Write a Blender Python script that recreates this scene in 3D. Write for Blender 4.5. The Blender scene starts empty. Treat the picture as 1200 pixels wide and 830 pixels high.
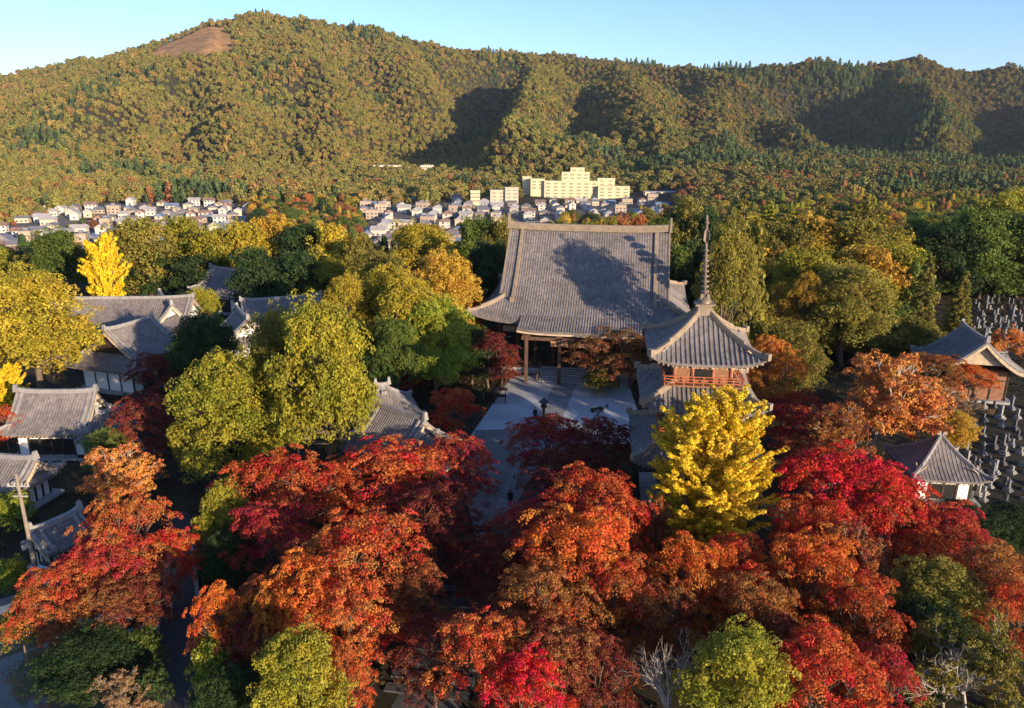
import bpy, math, random
import numpy as np
from mathutils import Matrix, Vector, Euler

SC = bpy.context.scene
COL = SC.collection
R_ = math.radians
# ------------------------------------------------------------------ camera
FPX = 850.0
CAMZ = 37.0
PITCH = R_(16.4)
ROLL = R_(0.4)
CM = Matrix.Rotation(R_(90) - PITCH, 3, 'X') @ Matrix.Rotation(ROLL, 3, 'Z')
cam_d = bpy.data.cameras.new('camera'); cam = bpy.data.objects.new('camera', cam_d); COL.objects.link(cam)
cam.location = (0, 0, CAMZ); cam.rotation_euler = CM.to_euler()
cam_d.lens = FPX / 1200 * 36; cam_d.sensor_width = 36; cam_d.clip_end = 20000; cam_d.clip_start = 0.5
SC.camera = cam
# ------------------------------------------------------------------ light
SUN_AZ = R_(138)      # clockwise from +Y (the direction the camera looks)
SUN_EL = R_(11.5)
w = bpy.data.worlds.new('World'); SC.world = w; w.use_nodes = True
wn = w.node_tree.nodes; wl = w.node_tree.links
sky = wn.new('ShaderNodeTexSky'); sky.sky_type = 'NISHITA'; sky.sun_disc = False
sky.sun_elevation = SUN_EL; sky.sun_rotation = SUN_AZ
sky.air_density = 1.0; sky.dust_density = 0.25; sky.ozone_density = 3.0; sky.altitude = 150
wm_ = wn.new('ShaderNodeMix'); wm_.data_type = 'RGBA'; wm_.blend_type = 'MULTIPLY'; wm_.inputs[0].default_value = 1; wm_.inputs[7].default_value = (.92, .95, 1.16, 1)
wl.new(sky.outputs[0], wm_.inputs[6]); wl.new(wm_.outputs[2], wn['Background'].inputs[0]); wn['Background'].inputs[1].default_value = 0.13
sd = bpy.data.lights.new('sun', 'SUN'); sd.energy = 4.8; sd.angle = R_(0.5); sd.color = (1.0, 0.80, 0.56)
sun = bpy.data.objects.new('sun', sd); COL.objects.link(sun)
S2 = Vector((math.sin(SUN_AZ) * math.cos(SUN_EL), math.cos(SUN_AZ) * math.cos(SUN_EL), math.sin(SUN_EL)))
sun.rotation_euler = S2.to_track_quat('Z', 'Y').to_euler(); sun.location = (60, -60, 120)
SC.view_settings.view_transform = 'Standard'; SC.view_settings.look = 'None'
SC.view_settings.exposure = 0.92; SC.view_settings.gamma = 1
SC.cycles.max_bounces = 6; SC.cycles.transparent_max_bounces = 8; SC.cycles.transmission_bounces = 4
SC.cycles.diffuse_bounces = 3
SC.cycles.use_denoising = True

# ------------------------------------------------------------------ helpers
def sstep(x, a, b):
    t = np.clip((x - a) / (b - a), 0, 1); return t * t * (3 - 2 * t)

def ray(px, py):
    d = CM @ Vector(((px - 600) / FPX, (415 - py) / FPX, -1.0)); return d

def atz(px, py, z):                       # world point where the sight line of a photo spot meets a height
    d = ray(px, py); t = (z - CAMZ) / d.z
    return Vector((d.x * t, d.y * t, z))

def aty(px, py, Y):
    d = ray(px, py); t = Y / d.y
    return Vector((d.x * t, Y, CAMZ + d.z * t))

_G = {}
def vnoise(x, y, seed=0):
    x = np.asarray(x, float); y = np.asarray(y, float)
    if seed not in _G: _G[seed] = np.random.RandomState(seed).rand(256, 256)
    g = _G[seed]; xi = np.floor(x).astype(int); yi = np.floor(y).astype(int)
    fx = x - xi; fy = y - yi; fx = fx * fx * (3 - 2 * fx); fy = fy * fy * (3 - 2 * fy)
    a = g[xi & 255, yi & 255]; b = g[(xi + 1) & 255, yi & 255]; c = g[xi & 255, (yi + 1) & 255]; d = g[(xi + 1) & 255, (yi + 1) & 255]
    return (a * (1 - fx) + b * fx) * (1 - fy) + (c * (1 - fx) + d * fx) * fy - .5

def fbm(x, y, seed=0, o=4):
    r = 0; a = 1; f = 1
    for i in range(o):
        r = r + a * vnoise(x * f + 17 * i, y * f + 31 * i, seed + i); a *= .5; f *= 2.03
    return r

# crest lines of the mountains: (photo x, photo y, distance), side slope
RIDGES = [
    ([(-260, 112, 1900), (-60, 90, 1950), (0, 81, 2000), (100, 66, 2000), (180, 50, 2000), (250, 23, 2000), (300, 11, 2050), (360, 17, 2050), (430, 26, 2100), (500, 45, 2150), (560, 54, 2200), (650, 58, 2300), (760, 68, 2300)], .60),
    ([(300, 17, 2050), (345, 40, 1800), (380, 80, 1500), (400, 130, 1200), (390, 180, 980), (380, 225, 830)], .40),
    ([(430, 31, 2100), (480, 50, 1850), (528, 78, 1600), (520, 120, 1330), (492, 158, 1130), (470, 195, 950)], .56),
    ([(-40, 90, 1950), (-40, 130, 1400), (-60, 190, 1000), (-60, 225, 820)], .36),
    ([(100, 66, 2000), (80, 100, 1550), (60, 155, 1140), (50, 218, 850)], .36),
    ([(180, 50, 2000), (165, 85, 1600), (165, 150, 1150), (160, 218, 850)], .36),
    ([(250, 26, 2000), (245, 55, 1750), (270, 110, 1350), (280, 170, 1030), (270, 225, 840)], .38),
    ([(620, 60, 2200), (618, 72, 1950), (622, 92, 1700), (612, 120, 1450), (592, 160, 1180), (566, 208, 930)], .66),
    ([(650, 61, 2200), (720, 70, 2150), (800, 74, 2100), (850, 73, 2050), (900, 71, 2020), (955, 64, 2000), (1010, 72, 2050), (1072, 62, 2050), (1120, 79, 2050), (1180, 73, 2000), (1260, 84, 1900), (1400, 84, 1900)], .62),
    ([(612, 120, 1450), (680, 138, 1260), (700, 180, 1060), (690, 218, 930)], .46),
    ([(720, 70, 2150), (745, 92, 1750), (768, 140, 1320), (775, 208, 960)], .50),
    ([(800, 74, 2100), (855, 88, 1850), (930, 116, 1520), (1000, 152, 1240), (1050, 200, 980), (1090, 243, 780)], .58),
    ([(855, 88, 1850), (850, 134, 1380), (862, 180, 1080), (880, 228, 860)], .46),
    ([(1060, 70, 2050), (1062, 86, 1850), (1092, 106, 1620), (1122, 150, 1280), (1136, 205, 980)], .62),
    ([(1400, 84, 1900), (1330, 92, 1650), (1250, 118, 1380), (1196, 158, 1120), (1165, 214, 880)], .60),
]
VALLEYS = [([(588, 62, 2150), (565, 88, 1850), (532, 130, 1480), (508, 165, 1230), (498, 192, 1020)], 120, 118),
           ([(958, 92, 1830), (964, 104, 1700), (984, 128, 1480), (1014, 158, 1270), (1050, 185, 1100)], 75, 95),
           ([(1225, 118, 1600), (1160, 160, 1300), (1128, 195, 1060)], 75, 110),
           ([(745, 150, 1250), (720, 195, 1000)], 35, 60), ([(350, 90, 1450), (330, 150, 1120), (322, 200, 930)], 52, 64), ([(120, 120, 1350), (108, 190, 980)], 45, 62),
           ([(640, 62, 1950), (628, 100, 1600), (600, 160, 1180)], -60, 80),
           ([(215, 95, 1550), (208, 150, 1150), (212, 200, 930)], 45, 60), ([(432, 70, 1700), (440, 125, 1280), (430, 175, 1020)], 50, 62), ([(664, 95, 1700), (652, 150, 1230)], 50, 62), ([(885, 95, 1700), (905, 150, 1250), (930, 198, 980)], 50, 62), ([(20, 110, 1500), (10, 180, 1020)], 40, 62), ([(1075, 90, 1750), (1100, 122, 1480)], -22, 70)]
VSEG = []
for pts, dp, wd in VALLEYS:
    P3 = [aty(px, py, Y) for px, py, Y in pts]
    for a, b in zip(P3[:-1], P3[1:]): VSEG.append((a, b, dp, wd))
SEGS = []
for pts, sl in RIDGES:
    P3 = [aty(px, py, Y) for px, py, Y in pts]
    for a, b in zip(P3[:-1], P3[1:]): SEGS.append((a, b, sl))

def ground(X, Y):
    X = np.asarray(X, float); Y = np.asarray(Y, float)
    dropx = 1 - .5 * sstep(X, 90, 280)
    base = -35 * sstep(Y, 198, 335 + 30 * sstep(X, 0, 60)) * dropx + np.maximum(Y - 640, 0) * .035
    base = base + 5 * fbm(X / 160, Y / 160, 5, 2) * sstep(Y, 220, 420)
    acc = np.zeros_like(X); K = 7.0
    for a, b, sl in SEGS:
        ax, ay, bx, by = a.x, a.y, b.x, b.y
        dx, dy = bx - ax, by - ay; L2 = dx * dx + dy * dy
        t = np.clip(((X - ax) * dx + (Y - ay) * dy) / L2, 0, 1)
        d = np.hypot(X - ax - t * dx, Y - ay - t * dy)
        z = a.z + (b.z - a.z) * t - sl * d * (1 - .12 * np.exp(-d / 120))
        acc = acc + np.exp(np.clip((z - 200) / K, -60, 60))
    m = 200 + K * np.log(acc + 1e-30) - 12
    m = m + 40 * fbm(X / 230 + 3, Y / 230, 11, 5) * sstep(Y, 750, 1150) * (1 - .8 * sstep(Y, 1750, 2000))
    groups = {}
    for a, b, dp, wd in VSEG:
        dx, dy = b.x - a.x, b.y - a.y; t = np.clip(((X - a.x) * dx + (Y - a.y) * dy) / (dx * dx + dy * dy), 0, 1)
        d = np.hypot(X - a.x - t * dx, Y - a.y - t * dy); g = np.exp(-(d / wd) ** 2)
        k = (dp, wd); groups[k] = np.maximum(groups.get(k, 0), g)
    for (dp, wd), g in groups.items(): m = m - dp * g * (1 - sstep(Y, 2030, 2200))
    m = np.where(Y < 500, -200, m)
    k2 = 10.0
    return np.where(m > base + 90, m, base + k2 * np.log1p(np.exp(np.clip((m - base) / k2, -40, 12))))

def gz(x, y): return float(ground(np.array([x]), np.array([y]))[0])

# ------------------------------------------------------------------ materials
MATS = {}
def mat(name, col, rough=.8, var=.15, scale=3.0, bump=0.0, spec=.3, metallic=0.0, col2=None, detail=4):
    if name in MATS: return MATS[name]
    m = bpy.data.materials.new(name); m.use_nodes = True; MATS[name] = m
    n = m.node_tree.nodes; l = m.node_tree.links; b = n['Principled BSDF']
    tc = n.new('ShaderNodeTexCoord'); no = n.new('ShaderNodeTexNoise'); no.inputs['Scale'].default_value = scale; no.inputs['Detail'].default_value = detail
    l.new(tc.outputs['Object'], no.inputs['Vector'])
    cr = n.new('ShaderNodeValToRGB'); cr.color_ramp.elements[0].position = .3; cr.color_ramp.elements[1].position = .7
    c2 = col2 or tuple(min(1, c * (1 + var)) for c in col); c1 = tuple(c * (1 - var) for c in col) if not col2 else col
    cr.color_ramp.elements[0].color = (*c1, 1); cr.color_ramp.elements[1].color = (*c2, 1)
    l.new(no.outputs['Fac'], cr.inputs[0]); l.new(cr.outputs[0], b.inputs['Base Color'])
    b.inputs['Roughness'].default_value = rough; b.inputs['Specular IOR Level'].default_value = spec; b.inputs['Metallic'].default_value = metallic
    if bump:
        bp = n.new('ShaderNodeBump'); bp.inputs['Strength'].default_value = bump; bp.inputs['Distance'].default_value = .05
        l.new(no.outputs['Fac'], bp.inputs['Height']); l.new(bp.outputs[0], b.inputs['Normal'])
    return m

def leaf_mat(name, trans=.35, rough=.65):
    m = bpy.data.materials.new(name); m.use_nodes = True; n = m.node_tree.nodes; l = m.node_tree.links
    n.clear(); out = n.new('ShaderNodeOutputMaterial')
    oi = n.new('ShaderNodeObjectInfo')
    at = n.new('ShaderNodeAttribute'); at.attribute_type = 'OBJECT'; at.attribute_name = 'tint2'
    ar = n.new('ShaderNodeAttribute'); ar.attribute_name = 'crnd'
    al = n.new('ShaderNodeAttribute'); al.attribute_name = 'lrnd'
    tc = n.new('ShaderNodeTexCoord'); no = n.new('ShaderNodeTexNoise'); no.inputs['Scale'].default_value = .33; no.inputs['Detail'].default_value = 2
    ad = n.new('ShaderNodeVectorMath'); ad.operation = 'ADD'
    l.new(tc.outputs['Object'], ad.inputs[0]); l.new(oi.outputs['Location'], ad.inputs[1]); l.new(ad.outputs[0], no.inputs['Vector'])
    a1 = n.new('ShaderNodeMath'); a1.operation = 'MULTIPLY_ADD'; a1.inputs[1].default_value = .45; l.new(ar.outputs['Fac'], a1.inputs[0])
    mr = n.new('ShaderNodeMapRange'); mr.inputs[1].default_value = .35; mr.inputs[2].default_value = .65; mr.inputs[3].default_value = -.1; mr.inputs[4].default_value = .75
    l.new(no.outputs['Fac'], mr.inputs[0]); l.new(mr.outputs[0], a1.inputs[2])
    mx = n.new('ShaderNodeMix'); mx.data_type = 'RGBA'; mx.clamp_factor = True
    l.new(a1.outputs[0], mx.inputs[0]); l.new(oi.outputs['Color'], mx.inputs[6]); l.new(at.outputs['Color'], mx.inputs[7])
    hs = n.new('ShaderNodeHueSaturation')
    m2 = n.new('ShaderNodeMapRange'); m2.inputs[3].default_value = .62; m2.inputs[4].default_value = 1.42; l.new(al.outputs['Fac'], m2.inputs[0]); l.new(m2.outputs[0], hs.inputs['Value'])
    m3 = n.new('ShaderNodeMapRange'); m3.inputs[3].default_value = .487; m3.inputs[4].default_value = .513; l.new(ar.outputs['Fac'], m3.inputs[0]); l.new(m3.outputs[0], hs.inputs['Hue'])
    l.new(mx.outputs[2], hs.inputs['Color'])
    pb = n.new('ShaderNodeBsdfPrincipled'); pb.inputs['Roughness'].default_value = rough; pb.inputs['Specular IOR Level'].default_value = .15
    tr = n.new('ShaderNodeBsdfTranslucent'); ms = n.new('ShaderNodeMixShader'); ms.inputs[0].default_value = trans
    l.new(hs.outputs[0], pb.inputs['Base Color']); l.new(hs.outputs[0], tr.inputs['Color'])
    l.new(pb.outputs[0], ms.inputs[1]); l.new(tr.outputs[0], ms.inputs[2]); l.new(ms.outputs[0], out.inputs[0])
    return m

LEAF = leaf_mat('leaf')
M_BARK = mat('bark', (.13, .095, .07), .9, .4, 6, .4)
M_PALEBARK = mat('pale_bark', (.34, .29, .24), .9, .3, 6, .2)
M_PLASTER = mat('plaster', (.78, .76, .72), .9, .06, 1.5)
M_DARKWOOD = mat('dark_wood', (.055, .035, .025), .7, .35, 4)
M_WOOD = mat('brown_wood', (.26, .125, .07), .7, .3, 3)
M_PALEWOOD = mat('pale_wood', (.50, .38, .26), .7, .25, 2)
M_BLACK = mat('dark_opening', (.012, .011, .012), .6, .3, 3)
M_STONE = mat('stone', (.36, .35, .33), .85, .25, 2.2, .3)
M_BRONZE = mat('bronze', (.05, .05, .045), .5, .3, 5)
M_COPPER = mat('finial_copper', (.20, .15, .11), .55, .25, 4, metallic=.3)

def tile_mat(name, col, rough=.6):
    m = mat(name, col, rough, .22, .35, 0, .35, detail=8)
    n = m.node_tree.nodes; l = m.node_tree.links; b = n['Principled BSDF']
    # fine courses of tile: tone differs tile by tile
    tc = n.new('ShaderNodeTexCoord'); vo = n.new('ShaderNodeTexVoronoi'); vo.inputs['Scale'].default_value = 2.6
    l.new(tc.outputs['Object'], vo.inputs['Vector'])
    hs = n.new('ShaderNodeHueSaturation'); mr = n.new('ShaderNodeMapRange'); mr.inputs[3].default_value = .72; mr.inputs[4].default_value = 1.3
    l.new(vo.outputs['Color'], mr.inputs[0]); l.new(mr.outputs[0], hs.inputs['Value'])
    cr = [x for x in n if x.type == 'VALTORGB'][0]; l.new(cr.outputs[0], hs.inputs['Color']); l.new(hs.outputs[0], b.inputs['Base Color'])
    return m
M_TILE = tile_mat('roof_tile', (.165, .142, .132))
M_RIB = tile_mat('roof_tile_rib', (.19, .165, .155))
M_RIDGE = mat('ridge_tile', (.25, .19, .135), .7, .2, 1.5)

# ------------------------------------------------------------------ mesh builder
class MB:
    def __init__(s): s.v = []; s.f = []; s.m = []; s.cur = 0
    def add(s, vs, fs):
        o = len(s.v); s.v += [tuple(v) for v in vs]; s.f += [tuple(i + o for i in f) for f in fs]; s.m += [s.cur] * len(fs); return s
    def box(s, x0, x1, y0, y1, z0, z1, rz=0, c=None, taper=1.0):
        vs = [(x0, y0, z0), (x1, y0, z0), (x1, y1, z0), (x0, y1, z0), (x0, y0, z1), (x1, y0, z1), (x1, y1, z1), (x0, y1, z1)]
        if taper != 1:
            mx, my = (x0 + x1) / 2, (y0 + y1) / 2
            vs = vs[:4] + [(mx + (x - mx) * taper, my + (y - my) * taper, z) for x, y, z in vs[4:]]
        if rz:
            cx, cy = c or ((x0 + x1) / 2, (y0 + y1) / 2); ca, sa = math.cos(rz), math.sin(rz)
            vs = [(cx + (x - cx) * ca - (y - cy) * sa, cy + (x - cx) * sa + (y - cy) * ca, z) for x, y, z in vs]
        return s.add(vs, [(0, 3, 2, 1), (4, 5, 6, 7), (0, 1, 5, 4), (1, 2, 6, 5), (2, 3, 7, 6), (3, 0, 4, 7)])
    def tube(s, pts, rads, n=8, cap=True):
        pts = [Vector(p) for p in pts]; vs = []; fs = []
        for i, p in enumerate(pts):
            d = (pts[min(i + 1, len(pts) - 1)] - pts[max(i - 1, 0)])
            if d.length < 1e-9: d = Vector((0, 0, 1))
            d.normalize(); u = d.orthogonal().normalized() if abs(d.z) < .9 else Vector((1, 0, 0)); u = (u - d * u.dot(d)).normalized(); v = d.cross(u)
            for k in range(n):
                a = 2 * math.pi * k / n; vs.append(p + (u * math.cos(a) + v * math.sin(a)) * rads[i])
        for i in range(len(pts) - 1):
            for k in range(n): fs.append((i * n + k, i * n + (k + 1) % n, (i + 1) * n + (k + 1) % n, (i + 1) * n + k))
        if cap: fs.append(tuple(range(n - 1, -1, -1))); fs.append(tuple((len(pts) - 1) * n + k for k in range(n)))
        return s.add(vs, fs)
    def lathe(s, prof, n=12, cx=0, cy=0):
        vs = [(cx + r * math.cos(2 * math.pi * k / n), cy + r * math.sin(2 * math.pi * k / n), z) for r, z in prof for k in range(n)]
        fs = [(i * n + k, i * n + (k + 1) % n, (i + 1) * n + (k + 1) % n, (i + 1) * n + k) for i in range(len(prof) - 1) for k in range(n)]
        return s.add(vs, fs)
    def grid(s, G, thick=0):                       # G[i][j] points; a slab when thick
        ni, nj = len(G), len(G[0]); vs = [tuple(p) for r in G for p in r]
        fs = [(i * nj + j, i * nj + j + 1, (i + 1) * nj + j + 1, (i + 1) * nj + j) for i in range(ni - 1) for j in range(nj - 1)]
        if thick:
            o = len(vs); vs += [(x, y, z - thick) for x, y, z in vs]
            fs += [tuple(o + q for q in reversed(f)) for f in fs[:(ni - 1) * (nj - 1)]]
            for j in range(nj - 1):
                fs.append((j, j + o, j + 1 + o, j + 1)); q = (ni - 1) * nj; fs.append((q + j, q + j + 1, q + j + 1 + o, q + j + o))
            for i in range(ni - 1):
                a, b = i * nj, (i + 1) * nj; fs.append((a, b, b + o, a + o)); a += nj - 1; b += nj - 1; fs.append((a, a + o, b + o, b))
        return s.add(vs, fs)
    def sweep(s, pts, w, h, side=None):            # box section carried along a line, sitting on it
        pts = [Vector(p) for p in pts]; vs = []; n = len(pts)
        for i, p in enumerate(pts):
            d = pts[min(i + 1, n - 1)] - pts[max(i - 1, 0)]; d.z = 0
            sd_ = side if side else Vector((-d.y, d.x, 0)).normalized()
            sd_ = Vector(sd_)
            for q in (-1, 1): vs.append(p + sd_ * (w / 2 * q))
            for q in (1, -1): vs.append(p + sd_ * (w / 2 * .8 * q) + Vector((0, 0, h)))
        fs = [(4 * i + k, 4 * i + (k + 1) % 4, 4 * i + 4 + (k + 1) % 4, 4 * i + 4 + k) for i in range(n - 1) for k in range(4)]
        fs += [(3, 2, 1, 0), (4 * n - 4, 4 * n - 3, 4 * n - 2, 4 * n - 1)]
        return s.add(vs, fs)
    def build(s, name, mats, parent=None, smooth=False, loc=None):
        me = bpy.data.meshes.new(name); me.from_pydata(s.v, [], s.f)
        for m in (mats if isinstance(mats, (list, tuple)) else [mats]): me.materials.append(m)
        if any(s.m): me.polygons.foreach_set('material_index', s.m)
        if smooth: me.polygons.foreach_set('use_smooth', [True] * len(me.polygons))
        me.update(); o = bpy.data.objects.new(name, me); COL.objects.link(o)
        if parent: o.parent = parent
        if loc: o.location = loc
        return o

def tag(o, label=None, cat=None, group=None, kind=None):
    if label: o['label'] = label
    if cat: o['category'] = cat
    if group: o['group'] = group
    if kind: o['kind'] = kind
    return o
def empty(name, loc, rz=0, **k):
    o = bpy.data.objects.new(name, None); COL.objects.link(o); o.location = loc; o.rotation_euler = (0, 0, rz); return tag(o, **k)
def copy_tree(o, parent=None):
    c = o.copy(); COL.objects.link(c)
    if parent is not None: c.parent = parent
    for ch in list(o.children): copy_tree(ch, c)
    return c

# ------------------------------------------------------------------ terrain
def make_ground():
    def axis(stops):
        out = []
        for a, b, st in stops: out += list(np.arange(a, b, st))
        return np.array(out + [stops[-1][1]])
    xs = axis([(-6000, -2600, 340), (-2600, -1700, 60), (-1700, -400, 11), (-400, 400, 10), (400, 1900, 11), (1900, 2800, 60), (2800, 6000, 320)])
    ys = axis([(-600, 0, 60), (0, 400, 10), (400, 2450, 11), (2450, 3400, 60), (3400, 9000, 400)])
    X, Y = np.meshgrid(xs, ys); Z = ground(X, Y)
    back = sstep(Y, 2500, 3400); Z = Z * (1 - back) + 20 * back
    # pond hollow at the lower left
    pond = np.exp(-(((X + 36) / 17) ** 2 + ((Y - 39) / 11.5) ** 2) ** 2); Z = Z - 1.6 * pond
    V = np.stack([X, Y, Z], -1).reshape(-1, 3); nx = len(xs); ny = len(ys)
    i = np.arange(ny - 1)[:, None] * nx + np.arange(nx - 1)[None, :]
    F = np.stack([i, i + 1, i + nx + 1, i + nx], -1).reshape(-1, 4)
    me = bpy.data.meshes.new('ground'); me.vertices.add(len(V)); me.vertices.foreach_set('co', V.ravel())
    me.loops.add(F.size); me.loops.foreach_set('vertex_index', F.ravel()); me.polygons.add(len(F))
    me.polygons.foreach_set('loop_start', np.arange(0, F.size, 4)); me.polygons.foreach_set('loop_total', np.full(len(F), 4))
    me.materials.append(mat('forest_floor', (.045, .038, .024), .95, .4, .25, .3, .1))
    me.materials.append(mat('dry_grass_slope', (.24, .13, .055), .95, .18, .06, 0, .1, col2=(.42, .24, .11), detail=8))
    C = V[F].mean(1)
    me.materials.append(mat('town_ground', (.15, .13, .11), .95, .4, .05, .1, .1))
    tw = (C[:, 1] > 395) & (C[:, 1] < 800) & (((C[:, 0] > -480) & (C[:, 0] / C[:, 1] < -.36)) | ((C[:, 0] / C[:, 1] > -.2) & (C[:, 0] < 165)))
    me.polygons.foreach_set('material_index', clearing(C[:, 0], C[:, 1]).astype(int) + 2 * tw.astype(int))
    me.polygons.foreach_set('use_smooth', np.ones(len(F), bool))
    me.update(); me.validate(); o = bpy.data.objects.new('ground', me); COL.objects.link(o); o['kind'] = 'structure'
    return o

def hit(px, py, y0=300):                 # where the sight line of a photo spot meets the land
    d = ray(px, py); ys = np.arange(y0, 2600, 4.0); t = ys / d.y
    z = ground(d.x * t, ys); ok = z > CAMZ + d.z * t
    if not ok.any(): return hit(px, py + 2, y0)
    k = np.argmax(ok); return (d.x * t[k], ys[k], z[k])
CLP = [hit(*p)[:2] for p in ((176, 66), (187, 54), (207, 44), (235, 35), (262, 33), (275, 42), (272, 58), (245, 66), (210, 69))]
def clearing(x, y):
    x = x + 22 * fbm(x / 26, y / 26, 91, 3); y = y + 30 * fbm(x / 30 + 9, y / 30, 92, 3)
    c = np.zeros(np.shape(x), bool); j = len(CLP) - 1
    for i in range(len(CLP)):
        (ax, ay), (bx, by) = CLP[i], CLP[j]; c ^= ((ay > y) != (by > y)) & (x < (bx - ax) * (y - ay) / (by - ay + 1e-9) + ax); j = i
    return c
make_ground()

# ------------------------------------------------------------------ foliage
def quads_mesh(name, V, crnd, lrnd, material):
    n = len(V) // 4; me = bpy.data.meshes.new(name)
    me.vertices.add(4 * n); me.vertices.foreach_set('co', V.astype(np.float32).ravel())
    me.loops.add(4 * n); me.loops.foreach_set('vertex_index', np.arange(4 * n)); me.polygons.add(n)
    me.polygons.foreach_set('loop_start', np.arange(0, 4 * n, 4)); me.polygons.foreach_set('loop_total', np.full(n, 4))
    for nm, a in (('crnd', crnd), ('lrnd', lrnd)):
        at = me.attributes.new(nm, 'FLOAT', 'FACE'); at.data.foreach_set('value', a.astype(np.float32))
    me.materials.append(material); me.update(); return me

def unit(v): return v / (np.linalg.norm(v, axis=-1, keepdims=True) + 1e-9)

def leaves(rng, cents, bases, nper, size, jitter=.8, down=.35, lift=.3, shell=.25):
    """rhombic leaf sprigs on the shells of clumps; cents (k,3), bases (k,3,3) columns scaled"""
    k = len(cents); idx = np.repeat(np.arange(k), nper); n = len(idx)
    d = unit(rng.normal(size=(n, 3))); fl = (d[:, 2] < 0) & (rng.rand(n) > down); d[fl, 2] *= -1
    r = 1 - shell * rng.rand(n) ** 1.3 + .08 * rng.normal(size=n)
    B = bases[idx]; p = cents[idx] + np.einsum('nij,nj->ni', B, d * r[:, None])
    nrm = unit(np.einsum('nij,nj->ni', B, d)); nrm = unit(nrm + jitter * rng.normal(size=(n, 3)) * .6 + np.array([0, 0, lift]))
    t = unit(np.cross(nrm, rng.normal(size=(n, 3)))); b = np.cross(nrm, t)
    s = size * (.6 + .8 * rng.rand(n))[:, None]
    V = np.stack([p - t * s * .55, p - b * s * .38 + nrm * s * .08, p + t * s * .55, p + b * s * .38 + nrm * s * .08], 1).reshape(-1, 3)
    c = rng.rand(k)[idx]
    return V, c, rng.rand(n)

def sphere_dirs(n, rng, zmin=-.2):
    i = np.arange(n) + .5; z = 1 - (1 - zmin) * i / n; a = i * 2.399963 + rng.rand() * 6
    r = np.sqrt(np.maximum(0, 1 - z * z)); d = np.stack([r * np.cos(a), r * np.sin(a), z], 1)
    return unit(d + .12 * rng.normal(size=(n, 3)))

def diag(a, b, c): return np.diag([a, b, c]).astype(float)

def limb_mesh(name, H, rt, tops, subs, material, lean=(0, 0), th=.55, seed=0, twig=.035):
    """tapered trunk, a limb to every lobe, a branch to every clump given"""
    rng = random.Random(seed); m = MB(); fork = Vector((lean[0] * .4, lean[1] * .4, H * .28))
    base = Vector((0, 0, -.3)); top = Vector((lean[0], lean[1], H * th))
    m.tube([base, (0, 0, .3), fork * .6 + Vector((.1, 0, 0)), fork, fork.lerp(top, .5), top], [rt * 1.5, rt * 1.1, rt * .95, rt * .85, rt * .55, rt * .2], 8)
    for i, t in enumerate(tops):
        t = Vector(t); s0 = fork.lerp(top, rng.uniform(.0, .5))
        mid = s0.lerp(t, .5) + Vector((0, 0, -.06 * H * rng.random()))
        m.tube([s0, mid, t], [rt * .5, rt * .34, rt * .12], 6)
        for c in subs[i]:
            c = Vector(c); a = mid.lerp(t, rng.uniform(.1, 1))
            k = a.lerp(c, .55) + Vector((rng.uniform(-.2, .2), rng.uniform(-.2, .2), rng.uniform(-.1, .25)))
            m.tube([a, k, c], [twig * 1.6, twig, twig * .4], 4, False)
    me = bpy.data.meshes.new(name); me.from_pydata(m.v, [], m.f); me.materials.append(material)
    me.polygons.foreach_set('use_smooth', [True] * len(me.polygons)); me.update(); return me

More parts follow.
